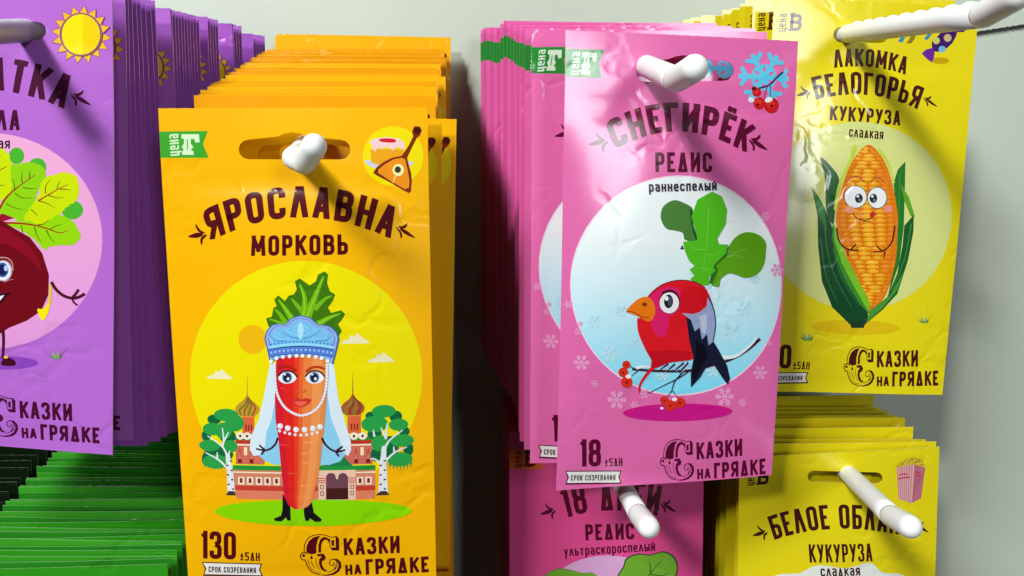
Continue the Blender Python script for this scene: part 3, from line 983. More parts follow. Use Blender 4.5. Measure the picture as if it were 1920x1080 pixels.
# ------------------------------------------------------------------ 2 radish packet print (bullfinch)
def art_bird():
    A = Art(Q_PK)
    c0 = (92, 6, 44)
    flag(A, [(1064, 88), (1135, 91), (1061, 141)], (32, 142, 50), 'ц', (212, 236, 212), 'Г')
    pale = (240, 158, 206)
    # corner picture
    c = 'corner_picture'
    A.zoom(1370, 80, 7.2)
    sb = (92, 205, 240)
    for k in range(6):
        a = math.pi / 3 * k + .06
        d = Vector((math.cos(a), math.sin(a)))
        o = Vector((468, 485))
        A.line(c, sb, [tuple(o), tuple(o + d * 345)], 66, sm=False)
        for sg in (1, -1):
            e = Vector((math.cos(a + sg * 1.0), math.sin(a + sg * 1.0)))
            b = o + d * 235
            A.line(c, sb, [tuple(b), tuple(b + e * 145)], 56, sm=False)
            b = o + d * 110
            A.line(c, sb, [tuple(b), tuple(b + e * 90)], 40, sm=False)
    A.line(c, (70, 20, 80), [(735, 410), (640, 490), (550, 578), (440, 620), (330, 640)], 22)
    A.line(c, (110, 110, 160), [(555, 580), (555, 760)], 18, sm=False)
    A.line(c, (160, 60, 130), [(520, 600), (480, 700), (470, 800)], 14)
    for x, y, q in ((365, 680, 62), (400, 830, 80), (568, 858, 102)):
        A.ell(c, (206, 24, 32), x, y, q, q * 1.03)
        A.ell(c, (230, 50, 44), x - q * .15, y - q * .2, q * .6, q * .55)
    A.ell(c, (90, 10, 25), 330, 635, 34, 28)
    for x, y in ((378, 848), (572, 866)):
        A.ell(c, (110, 0, 10), x, y, 20)
    A.ell(c, (248, 246, 250), 530, 785, 55, 34, -.3)
    A.ell(c, (230, 235, 250), 290, 785, 42, 36)
    A.px()
    # titles
    A.text('title', c0, 'СНЕГИРЁК', [(1153, 279), (1272, 246), (1397, 287)], 54, 11.5, kf=.72, gap=.26)
    A.leafmark('title', c0, 1121, 263, 1.05, 1, .2)
    A.leafmark('title', c0, 1421, 268, 1.05, -1, .2)
    A.text('subtitle', c0, 'РЕДИС', [(1225, 322), (1332, 323)], 37, 7.4, gap=.27)
    # round picture
    r = 'round_picture'
    A.ell(r, (246, 214, 232), 1268, 533, 202, 205, n=56)
    A.ell(r, ((240, 250, 250), (66, 118, (124, 224, 252))), 1268, 533, 199.5, 202, n=56)
    for x, y, q in ((1140, 660, 17), (1185, 640, 10), (1290, 470, 8), (1395, 575, 16), (1370, 620, 18), (1335, 690, 14), (1240, 700, 12), (1110, 600, 14), (1160, 580, 12), (1415, 520, 10)):
        A.flake(r, (190, 234, 246), x, y, q)
    for x, y, q in ((1034, 660, 13), (1087, 678, 15), (1112, 717, 7), (1154, 747, 18), (1188, 757, 8), (1357, 739, 18), (1391, 750, 8), (1425, 695, 14), (1444, 640, 6), (1436, 405, 9), (1460, 505, 13), (1466, 465, 5), (1080, 620, 7), (1063, 570, 8), (1206, 735, 10), (1085, 605, 5)):
        A.flake('snowflake#%d' % x, pale, x, y, q)
    A.ell('round_picture', (208, 22, 138), 1269, 769, 103, 16.5, -.03)
    # leaves
    n = 'round_picture>drawn_bird'
    A.zoom(1020, 330, 3.483)
    A.poly(n, (76, 130, 56), [(745, 270), (760, 195), (830, 153), (900, 172), (955, 210), (950, 280), (985, 410), (905, 410), (888, 365), (840, 350), (780, 335)], True)
    A.poly(n, (30, 84, 50), [(935, 210), (955, 215), (960, 330), (990, 395), (975, 412), (950, 340)])
    A.poly(n, (94, 164, 22), [(1452, 490), (1452, 430), (1405, 382), (1330, 362), (1260, 382), (1205, 440), (1185, 510), (1105, 570), (1112, 600), (1078, 690), (1130, 712), (1146, 660), (1200, 627), (1250, 637), (1310, 657), (1385, 640), (1438, 575)], True)
    A.poly(n, (40, 110, 30), [(1200, 445), (1185, 515), (1110, 575), (1125, 605), (1085, 690), (1065, 690), (1085, 600), (1090, 560), (1150, 510)])
    A.poly(n, (20, 60, 70), [(870, 470), (885, 440), (900, 470)])
    A.poly(n, (84, 192, 30), [(1085, 98), (1150, 130), (1185, 215), (1175, 310), (1120, 400), (1130, 438), (1192, 440), (1175, 500), (1140, 530), (1100, 570), (1092, 595), (1112, 605), (1065, 645), (1065, 700), (1030, 702), (975, 690), (938, 660), (965, 640), (933, 600), (967, 575), (928, 540), (905, 490), (888, 420), (985, 412), (978, 370), (945, 260), (985, 150)])
    for pts in ([(1060, 200), (1055, 300), (1045, 450), (1020, 640)], [(1050, 470), (980, 470), (930, 440)], [(1045, 500), (1100, 505), (1150, 470)], [(1030, 590), (985, 590)], [(1035, 600), (1080, 600)]):
        A.line(n, (130, 215, 70), pts, 5, 2)
    for pts in ([(1180, 525), (1250, 490), (1320, 468)], [(1190, 520), (1240, 512), (1300, 525)]):
        A.line(n, (140, 195, 80), pts, 5, 2)
    # bird
    A.zoom(1140, 500, 3.6)
    dk = (22, 26, 52)
    A.line(n, (66, 14, 40), [(150, 678), (300, 688), (430, 690), (560, 682), (700, 648), (830, 606), (940, 545), (1025, 474)], 15, 18)
    A.line(n, (236, 246, 250), [(735, 585), (790, 598), (860, 586), (930, 540), (985, 490), (1005, 450)], 26, 8)
    A.line(n, (236, 246, 250), [(175, 672), (230, 660), (275, 668)], 20, 8)
    for pts, w in (([(550, 680), (460, 740), (360, 790), (255, 845)], 9), ([(500, 690), (440, 760), (420, 830)], 10), ([(420, 825), (388, 868)], 6), ([(428, 825), (462, 866)], 6), ([(180, 680), (130, 658)], 8), ([(190, 688), (146, 724)], 7)):
        A.line(n, (60, 18, 60), pts, w, w * .5)
    A.poly(n, (226, 24, 36), [(180, 335), (188, 430), (238, 545), (278, 615), (277, 660), (230, 722), (196, 790), (204, 850), (212, 790), (245, 735), (305, 672), (400, 632), (550, 612), (600, 560), (640, 470), (700, 330), (690, 230), (640, 128), (560, 88), (440, 80), (330, 116), (250, 188), (260, 270), (200, 330)], True)
    A.line(n, (80, 20, 40), [(250, 188), (330, 116), (440, 80), (560, 88), (640, 128)], 6)
    A.poly(n, (200, 14, 30), [(238, 545), (300, 555), (420, 545), (550, 560), (545, 612), (400, 632), (305, 672), (277, 660), (280, 615)])
    A.poly(n, (226, 30, 106), [(260, 200), (330, 140), (400, 120), (470, 150), (480, 230), (440, 300), (400, 330), (380, 440), (340, 460), (290, 420), (270, 340)], True)
    A.poly(n, (214, 16, 30), [(480, 150), (560, 120), (640, 140), (655, 200), (640, 262), (590, 300), (480, 290), (470, 220)], True)
    A.poly(n, (152, 166, 206), [(482, 298), (560, 305), (605, 292), (652, 255), (660, 195), (695, 250), (714, 350), (700, 480), (668, 518), (656, 440), (622, 478), (605, 395), (572, 422), (545, 345)])
    A.poly(n, (190, 198, 226), [(600, 320), (650, 300), (655, 400), (640, 440), (620, 420)])
    A.poly(n, dk, [(512, 325), (545, 345), (572, 422), (605, 395), (622, 478), (656, 440), (668, 518), (702, 490), (745, 560), (795, 650), (816, 740), (800, 778), (770, 742), (702, 642), (656, 655), (612, 730), (550, 798), (548, 700), (566, 600), (535, 480)])
    A.poly(n, (10, 10, 26), [(580, 480), (640, 520), (660, 600), (600, 700), (562, 770), (560, 690), (580, 600)])
    A.line(n, (40, 44, 74), [(655, 180), (700, 270), (714, 380), (697, 490)], 8, 5)
    for a, b in (((395, 640), (338, 682)), ((440, 640), (388, 690)), ((500, 632), (432, 692)), ((530, 630), (470, 700))):
        A.line(n, (34, 46, 90), [a, b], 13, 7, sm=False)
        A.line(n, (230, 240, 248), [(a[0] + 16, a[1] + 6), (b[0] + 16, b[1] - 4)], 6, 3, sm=False)
    for x, y, q in ((110, 648, 28), (90, 700, 34), (115, 766, 39), (372, 888, 30), (412, 922, 38), (478, 902, 37)):
        A.ell(n, (222, 48, 32), x, y, q, q * .98, n=14)
        A.ell(n, (130, 10, 10), x, y + 3, q * .22, q * .22, n=8)
    for x, y, q in ((125, 728, 20), (440, 880, 18), (356, 942, 12)):
        A.ell(n, (250, 244, 246), x, y, q, q * .7, n=10)
    A.poly(n, (240, 122, 16), [(104, 285), (150, 232), (205, 194), (258, 194), (295, 245), (298, 305), (272, 350), (240, 352), (180, 318), (130, 300)], True)
    A.line(n, (150, 50, 0), [(108, 286), (160, 295), (210, 325), (258, 330)], 6)
    A.ell(n, (130, 46, 0), 228, 241, 17, 13)
    A.ell(n, (120, 10, 40), 396, 226, 72, 78)
    A.ell(n, (244, 244, 246), 395, 230, 66, 70)
    A.ell(n, (20, 22, 34), 390, 220, 31, 46)
    A.ell(n, (70, 78, 100), 398, 220, 15, 34)
    A.ell(n, (248, 248, 252), 376, 200, 13, 16)
    A.line(n, (40, 10, 30), [(345, 162), (395, 146), (440, 164), (466, 212)], 12, 8)
    A.px()
    # the ripening word sits over the disc
    A.text('variety_line', (56, 40, 56), 'раннеспелый', [(1212, 358), (1340, 356)], 14, 3.2, gap=.3)
    A.text('day_number', c0, '18', [(1085, 877), (1127, 876)], 53, 9.5, gap=.16)
    A.text('day_number', c0, '±5дн', [(1134, 876), (1168, 874)], 16, 3)
    ribbon(A, [(1060, 887), (1166, 884.5), (1060, 911)], c0)
    logo(A, [(1240, 900), (1439, 886), (1238, 822)], c0)
    return A


# ------------------------------------------------------------------ 3 corn packet print
def art_corn():
    A = Art(Q_YE)
    c0 = (72, 22, 16)
    flag(A, [(1453, 21), (1521, 22), (1452, 62)], None, 'ц', c0, 'В')
    c = 'corner_picture'
    A.zoom(1660, 30, 10.67)
    A.ell(c, (206, 164, 0), 1120, 880, 180, 65)
    pu = (66, 22, 104)
    A.poly(c, pu, [(1060, 390), (1180, 250), (1400, 215), (1600, 183), (1658, 235), (1600, 300), (1465, 300), (1445, 380), (1370, 520), (1250, 630), (1080, 702), (975, 690), (945, 600), (945, 500)])
    A.poly(c, (40, 14, 72), [(1180, 250), (1400, 215), (1600, 183), (1625, 205), (1400, 245), (1200, 270)])
    A.poly(c, (108, 38, 152), [(970, 620), (1005, 700), (990, 830), (945, 918), (850, 850), (735, 735), (830, 655)])
    A.ell(c, (206, 204, 110), 1038, 478, 70)
    A.ell(c, (206, 186, 120), 1270, 420, 78)
    A.ell(c, (110, 186, 226), 1158, 648, 74, 66)
    A.poly(c, (60, 140, 180), [(245, 500), (300, 440), (280, 370), (400, 420), (340, 530)])
    A.poly(c, (60, 140, 180), [(780, 440), (850, 370), (860, 300), (950, 350), (850, 470)])
    A.poly(c, (150, 120, 30), [(420, 540), (560, 330), (610, 340), (600, 440), (520, 540)])
    A.px()
    A.text('title', c0, 'ЛАКОМКА', [(1563, 128), (1631, 126), (1697, 140)], 34, 6.6, gap=.25)
    A.text('title', c0, 'БЕЛОГОРЬЯ', [(1527, 188), (1623, 179), (1718, 205)], 43, 8, kf=.8, gap=.25)
    A.leafmark('title', c0, 1505, 174, .75, 1, .1)
    A.leafmark('title', c0, 1743, 189, .78, -1, .3)
    A.text('subtitle', c0, 'КУКУРУЗА', [(1551, 226), (1684, 236)], 28, 5.6, gap=.25)
    r = 'round_picture'
    A.ell(r, (218, 226, 138), 1607, 405, 176, 176, n=56)
    A.ell(r, (226, 192, 16), 1601, 613, 83, 14, .03)
    A.text('variety_line', c0, 'сладкая', [(1586, 257), (1651, 262)], 14.5, 2.8, gap=.28)
    tuft(A, r, 1510, 638, 1.35)
    tuft(A, r, 1728, 606, 1.05)
    n = 'round_picture>drawn_corn'
    A.zoom(1490, 260, 3.0)
    A.poly(n, (24, 92, 38), [(130, 108), (190, 160), (232, 230), (215, 330), (200, 480), (160, 400), (155, 230)], True)
    A.poly(n, (40, 120, 40), [(610, 128), (606, 250), (598, 490), (572, 700), (512, 880), (540, 690), (560, 480), (540, 250), (565, 175)])
    A.line(n, (196, 218, 66), [(330, 40), (290, 140), (235, 260), (208, 400)], 24, 14)
    A.line(n, (196, 218, 66), [(455, 60), (510, 140), (545, 250)], 18, 8)
    cob = [(395, 36), (440, 62), (490, 130), (525, 220), (552, 350), (565, 480), (556, 650), (530, 780), (490, 890), (410, 968), (360, 850), (300, 720), (250, 600), (215, 470), (222, 380), (252, 260), (300, 140), (350, 70)]
    A.poly(n, (222, 116, 8), smooth(cob))
    lf = smooth([(395, 36), (350, 70), (300, 140), (252, 260), (222, 380), (215, 470), (250, 600), (300, 720), (360, 850), (405, 962)], False, 6)
    rt = smooth([(395, 36), (440, 62), (490, 130), (525, 220), (552, 350), (565, 480), (556, 650), (530, 780), (490, 890), (415, 962)], False, 6)

    def edge(t, y):
        return float(np.interp(y, [p[1] for p in t], [p[0] for p in t]))
    y = 56
    while y < 935:
        xl, xr = edge(lf, y), edge(rt, y)
        wd = xr - xl
        hh = 7 + 5.5 * min(1, wd / 300)
        ncol = max(2, min(7, int(wd / 44)))
        for k in range(ncol):
            a0 = math.pi * k / ncol; a1 = math.pi * (k + 1) / ncol
            m0 = (xl + xr) / 2 - wd / 2 * math.cos(a0); m1 = (xl + xr) / 2 - wd / 2 * math.cos(a1)
            cx, rx = (m0 + m1) / 2, (m1 - m0) / 2 * .95
            q = abs(cx - (xl + xr) / 2 + 18) / (wd / 2)
            col = (246, 178, 30) if q < .3 else (240, 158, 22) if q < .62 else (232, 132, 18)
            A.ell(n, col, cx, y + 5 * math.sin(a0 + .3), rx, hh * .97, n=10)
            if rx > 16:
                A.ell(n, (252, 206, 76) if q < .62 else (246, 160, 50), cx - rx * .1, y + 5 * math.sin(a0 + .3) - hh * .3, rx * .55, hh * .3, n=6)
        y += 2 * hh + 1
    A.poly(n, (18, 74, 40), [(78, 265), (130, 345), (155, 400), (195, 500), (245, 650), (310, 780), (395, 920), (402, 1020), (370, 1062), (300, 1042), (200, 945), (140, 800), (116, 600), (113, 430)])
    A.poly(n, (44, 130, 44), [(78, 265), (128, 345), (150, 400), (165, 520), (140, 470), (118, 420)])
    A.poly(n, (58, 140, 44), [(196, 470), (230, 570), (270, 660), (340, 790), (400, 900), (408, 985), (350, 925), (270, 800), (220, 680), (192, 560)])
    A.poly(n, (122, 196, 40), [(205, 480), (262, 640), (330, 770), (410, 925), (402, 970), (330, 850), (250, 700), (205, 570)])
    for pts in ([(150, 480), (170, 640), (220, 790), (310, 950)], [(130, 560), (160, 760), (230, 920)], [(200, 620), (250, 780), (350, 940)]):
        A.line(n, (52, 118, 62), pts, 9, 3)
    A.poly(n, (96, 168, 44), [(580, 252), (628, 330), (662, 440), (636, 436), (602, 350)])
    A.poly(n, (24, 92, 42), [(655, 428), (652, 520), (622, 680), (562, 870), (480, 960), (390, 1036), (412, 962), (505, 890), (560, 760), (590, 600), (600, 490)])
    A.poly(n, (70, 150, 52), [(600, 740), (562, 850), (480, 950), (392, 1030), (410, 965), (520, 880)])
    for pts in ([(640, 480), (600, 680), (530, 850)], [(575, 200), (570, 400), (555, 600)]):
        A.line(n, (70, 140, 60), pts, 8, 3)
    A.poly(n, (28, 62, 42), [(300, 1028), (385, 1024), (378, 1062), (308, 1062)])
    for cx, cy, rx, ry, ix in ((323, 328, 61, 60, 342), (446, 333, 53, 58, 424)):
        A.ell(n, (96, 80, 70), cx, cy, rx + 4, ry + 4)
        A.ell(n, (240, 244, 246), cx, cy, rx, ry)
        A.ell(n, (26, 40, 50), ix, 336, 22, 26)
        A.ell(n, (110, 130, 140), ix + 5, 346, 8, 10, n=8)
        A.ell(n, (250, 250, 252), ix - 6, 324, 8, 8, n=8)
    for pts in ([(274, 246), (300, 222), (325, 213), (352, 224), (374, 246)], [(410, 246), (425, 228), (448, 220), (472, 230), (490, 252)]):
        A.line(n, (130, 40, 10), pts, 5, 4)
    A.ell(n, (240, 158, 130), 290, 398, 28, 20)
    A.ell(n, (238, 148, 130), 508, 396, 24, 20)
    A.line(n, (130, 40, 10), [(308, 418), (330, 445), (372, 458), (410, 446), (440, 418)], 6)
    A.poly(n, (206, 40, 24), [(404, 436), (410, 414), (426, 408), (430, 422), (420, 438)], True)
    A.line(n, (110, 36, 10), [(365, 466), (412, 466)], 5, sm=False)
    br = (92, 26, 14)
    for pts, w in (([(218, 500), (228, 560), (250, 600), (290, 622), (342, 625)], 10), ([(300, 618), (328, 590)], 9), ([(280, 626), (284, 658)], 8), ([(546, 490), (532, 570), (505, 612), (470, 632), (424, 636)], 9), ([(470, 626), (442, 602)], 9), ([(490, 632), (486, 664)], 8)):
        A.line(n, br, pts, w, w * .8)
    A.px()
    A.text('day_number', c0, '90', [(1436, 690), (1483, 691)], 46, 9, gap=.2)
    A.text('day_number', c0, '±5дн', [(1487, 692), (1518, 693)], 15, 2.8)
    ribbon(A, [(1418, 699), (1516, 699), (1418, 719)], c0)
    logo(A, [(1582, 723), (1759, 725), (1582, 649)], c0)
    return A


# ------------------------------------------------------------------ 4 beet packet print
def art_beet():
    A = Art(Q_PU)
    c0 = (72, 8, 46)
    c = 'corner_picture'
    cx, cy = 150, 64
    for k in range(16):
        a = 2 * math.pi * k / 16 + .12
        d = Vector((math.cos(a), math.sin(a))); t = Vector((-d.y, d.x)); o = Vector((cx, cy))
        A.poly(c, (150, 70, 120), [tuple(o + d * 38 + t * 9.5), tuple(o + d * 55), tuple(o + d * 38 - t * 9.5)])
        A.poly(c, (240, 186, 40), [tuple(o + d * 39 + t * 7.5), tuple(o + d * 53), tuple(o + d * 39 - t * 7.5)])
    A.ell(c, (150, 90, 110), cx, cy, 38.5, 40.5, n=32)
    A.ell(c, (246, 224, 0), cx, cy, 34.5, 37.5, n=32)
    A.poly(c, (236, 206, 0), [(cx + 3, cy - 36), (cx + 3, cy + 37), (cx + 18, cy + 31), (cx + 32, cy + 12), (cx + 34, cy - 6), (cx + 25, cy - 26), (cx + 12, cy - 35)])
    A.text('title', c0, 'МУЛАТКА', [(-138, 196), (-10, 168), (120, 203)], 62, 12, kf=.72, gap=.26)
    A.leafmark('title', c0, 150, 182, 1.05, -1, .2)
    A.text('subtitle', c0, 'СВЁКЛА', [(-90, 243), (43, 243)], 38, 7.6, gap=.28)
    r = 'round_picture'
    A.ell(r, ((236, 168, 212), (60, 118, (222, 150, 216))), -10, 450, 200, 202, n=56)
    A.text('variety_line', (50, 14, 40), 'столовая', [(-66, 277), (26, 277)], 15, 3, gap=.28)
    A.ell(r, (138, 66, 186), 5, 678, 72, 13)
    n = 'round_picture>drawn_beet'
    A.zoom(0, 270, 4.695)
    dg = (72, 178, 46)
    A.ell(n, dg, 178, 95, 64, 72); A.ell(n, dg, 350, 195, 76, 80); A.ell(n, dg, 645, 570, 88, 82)
    wob = lambda pts, s: [(x + s * math.sin(i * 2.4), y + s * math.cos(i * 2.4)) for i, (x, y) in enumerate(smooth(pts, True, 5))]
    A.poly(n, (200, 222, 0), wob([(-140, 90), (0, 20), (80, 50), (128, 120), (150, 300), (140, 400), (60, 480), (-100, 470)], 6))
    A.poly(n, (140, 208, 14), wob([(130, 190), (200, 165), (280, 150), (390, 185), (425, 260), (400, 330), (350, 430), (330, 520), (240, 660), (100, 620), (15, 590), (70, 470), (135, 390)], 6))
    A.poly(n, (200, 222, 0), wob([(430, 275), (490, 262), (570, 238), (668, 268), (692, 335), (698, 410), (675, 490), (600, 545), (540, 610), (455, 690), (370, 710), (245, 650), (300, 540), (365, 440), (380, 340)], 6))
    A.poly(n, (146, 212, 6), wob([(90, 690), (250, 660), (400, 695), (520, 612), (640, 660), (692, 740), (715, 805), (655, 875), (570, 878), (460, 892), (415, 918), (340, 840), (220, 750)], 5))
    rd, dkv = (168, 28, 24), (84, 70, 14)
    for pts, w in (([(15, 600), (90, 465), (190, 370), (335, 262)], 20), ([(60, 680), (250, 690), (400, 720), (540, 770), (610, 745)], 18), ([(360, 490), (440, 440), (530, 385), (610, 345)], 13), ([(-30, 260), (0, 240), (95, 190)], 10)):
        A.line(n, rd, pts, w, 5)
    for pts in ([(165, 400), (160, 350), (155, 300)], [(230, 330), (222, 290), (228, 240)], [(290, 295), (288, 260), (295, 225)], [(165, 420), (220, 460), (310, 465)], [(235, 372), (290, 382), (350, 378)], [(95, 512), (150, 545), (225, 565)], [(420, 425), (425, 360), (460, 300)], [(515, 385), (525, 350), (545, 315)], [(445, 440), (510, 462), (575, 462)], [(540, 385), (590, 390), (635, 395)], [(370, 492), (430, 510), (500, 550)], [(360, 700), (410, 690), (448, 655)], [(460, 740), (500, 715), (560, 692)], [(330, 715), (350, 790), (390, 860)], [(430, 745), (460, 810), (500, 855)], [(220, 705), (230, 755), (230, 790)], [(0, 370), (40, 358), (80, 350)], [(0, 135), (25, 115), (45, 90)], [(300, 565), (330, 590), (360, 625)]):
        A.line(n, dkv, pts, 9, 3)
    A.px()
    bd = [(-10, 406), (14, 398), (34, 406), (14, 412), (32, 424), (62, 442), (84, 472), (96, 512), (95, 550), (82, 580), (56, 598), (22, 612), (-8, 632), (-20, 650), (-34, 632), (-62, 604), (-100, 575), (-118, 520), (-104, 462), (-60, 425)]
    A.poly(n, (112, 6, 22), bd)
    A.poly(n, (138, 8, 34), [(0, 420), (40, 440), (70, 470), (82, 505), (60, 480), (20, 455), (-20, 450)], True)
    A.poly(n, (150, 14, 40), [(-6, 404), (14, 398), (34, 406), (12, 412)])
    A.zoom(0, 470, 4.695)
    A.line(n, (206, 140, 150), [(-10, 80), (40, 48), (100, 52), (140, 90), (150, 160)], 12, 8)
    A.ell(n, (190, 180, 196), 66, 162, 76, 92)
    A.ell(n, (236, 238, 246), 62, 162, 66, 82)
    A.ell(n, (60, 90, 160), 60, 155, 52, 66)
    A.ell(n, (20, 26, 80), 60, 155, 38, 48)
    A.ell(n, (170, 205, 245), 90, 140, 18, 26)
    A.line(n, (180, 130, 150), [(75, 262), (110, 245), (152, 238)], 8, 4)
    A.poly(n, (44, 0, 30), [(-60, 400), (60, 365), (135, 350), (80, 400), (40, 450), (-60, 470)])
    A.poly(n, (244, 246, 248), [(-60, 410), (0, 395), (74, 376), (40, 420), (-60, 450)])
    A.poly(n, (244, 220, 235), [(-60, 510), (0, 492), (34, 480), (10, 505), (-60, 530)])
    A.line(n, (230, 190, 60), [(470, 265), (462, 400), (440, 500)], 22, 26)
    A.poly(n, (244, 228, 0), [(355, 500), (400, 500), (430, 470), (460, 440), (450, 520), (420, 585), (395, 598), (370, 560)], True)
    dk = (76, 12, 38)
    for pts, w in (([(472, 262), (510, 325), (570, 380), (640, 405), (700, 398), (755, 368)], 26), ([(650, 400), (680, 365), (702, 328)], 22), ([(650, 415), (665, 445), (695, 468)], 16)):
        A.line(n, dk, pts, w)
    A.line(n, dk, [(55, 680), (60, 780), (50, 940)], 28, 22)
    A.poly(n, (64, 8, 24), [(35, 980), (70, 930), (120, 935), (160, 965), (150, 998), (60, 1000)], True)
    A.ell(n, (236, 186, 90), 78, 925, 20, 14)
    A.px()
    tuft(A, r, 108, 670, 1.25)
    A.text('day_number', c0, '80', [(-205, 772), (-148, 776)], 52, 12)
    ribbon(A, [(-210, 790), (-98, 798), (-210, 816)], c0)
    logo(A, [(-36, 814), (190, 831), (-36, 736)], c0)
    return A


# ------------------------------------------------------------------ 5 and 6 lower packets
def art_low_radish():
    A = Art(Q_LP)
    c0 = (88, 6, 34)
    flag(A, [(956, 845), (1020, 844), (957, 881)], (228, 104, 20), 'ц', (96, 20, 30), 'В')
    A.text('title', c0, '18 ДНЕЙ', [(1060, 972), (1142, 957), (1232, 966)], 56, 11, kf=.8, gap=.26)
    A.leafmark('title', c0, 1027, 958, .85, 1, .1)
    A.leafmark('title', c0, 1252, 948, .85, -1, .2)
    A.text('subtitle', c0, 'РЕДИС', [(1097, 1013), (1188, 1010)], 30, 6.4, gap=.26)
    r = 'round_picture'
    A.ell(r, (222, 168, 214), 1140, 1200, 160, 160, n=56)
    A.text('variety_line', c0, 'ультраскороспелый', [(1057, 1043), (1227, 1031)], 13.5, 2.8, gap=.28)
    n = 'round_picture>drawn_leaves'
    A.zoom(880, 780, 3.6)
    for pts in ([(500, 1150), (520, 1070), (600, 1032), (680, 1040), (760, 1058), (830, 1058), (870, 1120), (800, 1250), (600, 1260)], [(1000, 1100), (1040, 1010), (1060, 960), (1130, 932), (1220, 935), (1300, 915), (1370, 950), (1394, 1020), (1370, 1100), (1300, 1180), (1100, 1200)]):
        A.poly(n, (40, 70, 40), [(700 + (x - 700) * 1.012, 1090 + (y - 1090) * 1.06) for x, y in smooth(pts)] if pts[0][0] < 900 else [(1200 + (x - 1200) * 1.05, 1060 + (y - 1060) * 1.06) for x, y in smooth(pts)])
        A.poly(n, (112, 172, 48), pts, True)
    for pts in ([(1150, 1150), (1210, 1060), (1290, 970)], [(1210, 1060), (1290, 1070), (1340, 1050)], [(1215, 1050), (1215, 1000), (1200, 975)], [(620, 1140), (690, 1110), (780, 1090)]):
        A.line(n, (50, 90, 30), pts, 8, 3)
    return A


def art_low_corn():
    A = Art(Q_LY)
    c0 = (66, 22, 16)
    flag(A, [(1394, 880), (1458, 878), (1394, 917)], None, 'ц', c0, 'В')
    c = 'corner_picture'
    A.zoom(1660, 840, 9.0)
    A.poly(c, (204, 176, 40), [(175, 310), (180, 270), (260, 210), (380, 150), (460, 130), (570, 150), (630, 205), (668, 300), (470, 250)], True)
    for k in range(16):
        A.ell(c, (228, 206, 90) if k % 2 else (150, 124, 20), 240 + 27 * k - (k % 3) * 6, 240 - 70 * math.sin(k / 15 * math.pi) + (k % 4) * 16, 17, 14, n=8)
    A.poly(c, (204, 140, 146), [(178, 312), (462, 250), (425, 905), (208, 832)])
    A.poly(c, (184, 108, 124), [(470, 250), (672, 302), (598, 822), (430, 905)])
    for k in range(6):
        f = .1 + k * .15
        A.line(c, (226, 172, 172), [(178 + f * 284, 312 - f * 62), (208 + f * 217, 832 + f * 73)], 16, 12, sm=False)
    A.line(c, (236, 178, 176), [(468, 255), (430, 900)], 24, sm=False)
    for a, b, w in (((220, 440), (370, 415), 20), ((200, 500), (400, 470), 22), ((500, 405), (585, 410), 20), ((490, 460), (600, 465), 20)):
        A.line(c, (196, 58, 84), [a, ((a[0] + b[0]) / 2, a[1] - 24), b], w)
    A.px()
    A.text('title', c0, 'БЕЛОЕ ОБЛАКО', [(1453, 1014), (1572, 989), (1704, 1004)], 44, 8.6, kf=.8, gap=.25)
    A.leafmark('title', c0, 1427, 1001, .8, 1, .1)
    A.leafmark('title', c0, 1727, 985, .75, -1, .2)
    r = 'round_picture'
    A.poly(r, (226, 232, 224), [(1420, 1110), (1455, 1078), (1495, 1072), (1530, 1056), (1580, 1060), (1625, 1050), (1650, 1068), (1690, 1074), (1705, 1110), (1720, 1200), (1660, 1330), (1480, 1330), (1410, 1220)], True)
    A.text('subtitle', c0, 'КУКУРУЗА', [(1515, 1052), (1631, 1047)], 33, 6.4, gap=.25)
    A.text('variety_line', c0, 'сладкая', [(1534, 1076), (1607, 1073)], 14.5, 3, gap=.28)
    return A


# ------------------------------------------------------------------ back wall
WALL_Y = 0.396


def box_mesh(name, x0, x1, y0, y1, z0, z1, mat):
    v = [(x0, y0, z0), (x1, y0, z0), (x1, y1, z0), (x0, y1, z0), (x0, y0, z1), (x1, y0, z1), (x1, y1, z1), (x0, y1, z1)]
    f = [(0, 3, 2, 1), (4, 5, 6, 7), (0, 1, 5, 4), (1, 2, 6, 5), (2, 3, 7, 6), (3, 0, 4, 7)]
    me = bpy.data.meshes.new(name)
    me.from_pydata(v, [], f)
    me.materials.append(mat)
    return me


wm = bpy.data.materials.new('painted_board')
wm.use_nodes = True
nt = wm.node_tree
pb = nt.nodes['Principled BSDF']
pb.inputs['Roughness'].default_value = 0.42
tc = nt.nodes.new('ShaderNodeNewGeometry')
no = nt.nodes.new('ShaderNodeTexNoise'); no.inputs['Scale'].default_value = 5; no.inputs['Detail'].default_value = 5
rp = nt.nodes.new('ShaderNodeValToRGB')
rp.color_ramp.elements[0].position = .3; rp.color_ramp.elements[1].position = .75
rp.color_ramp.elements[0].color = list(lin((174, 184, 168))) + [1]
rp.color_ramp.elements[1].color = list(lin((190, 201, 189))) + [1]
nt.links.new(tc.outputs['Position'], no.inputs['Vector'])
nt.links.new(no.outputs['Fac'], rp.inputs['Fac'])
nt.links.new(rp.outputs['Color'], pb.inputs['Base Color'])
n2 = nt.nodes.new('ShaderNodeTexNoise'); n2.inputs['Scale'].default_value = 900
bp = nt.nodes.new('ShaderNodeBump'); bp.inputs['Strength'].default_value = .08; bp.inputs['Distance'].default_value = .0005
nt.links.new(tc.outputs['Position'], n2.inputs['Vector'])
nt.links.new(n2.outputs['Fac'], bp.inputs['Height'])
nt.links.new(bp.outputs[0], pb.inputs['Normal'])
wall = bpy.data.objects.new('wall', box_mesh('wall', -.75, .75, WALL_Y, WALL_Y + .018, -.6, .5, wm))
COL.objects.link(wall)
wall['kind'] = 'structure'
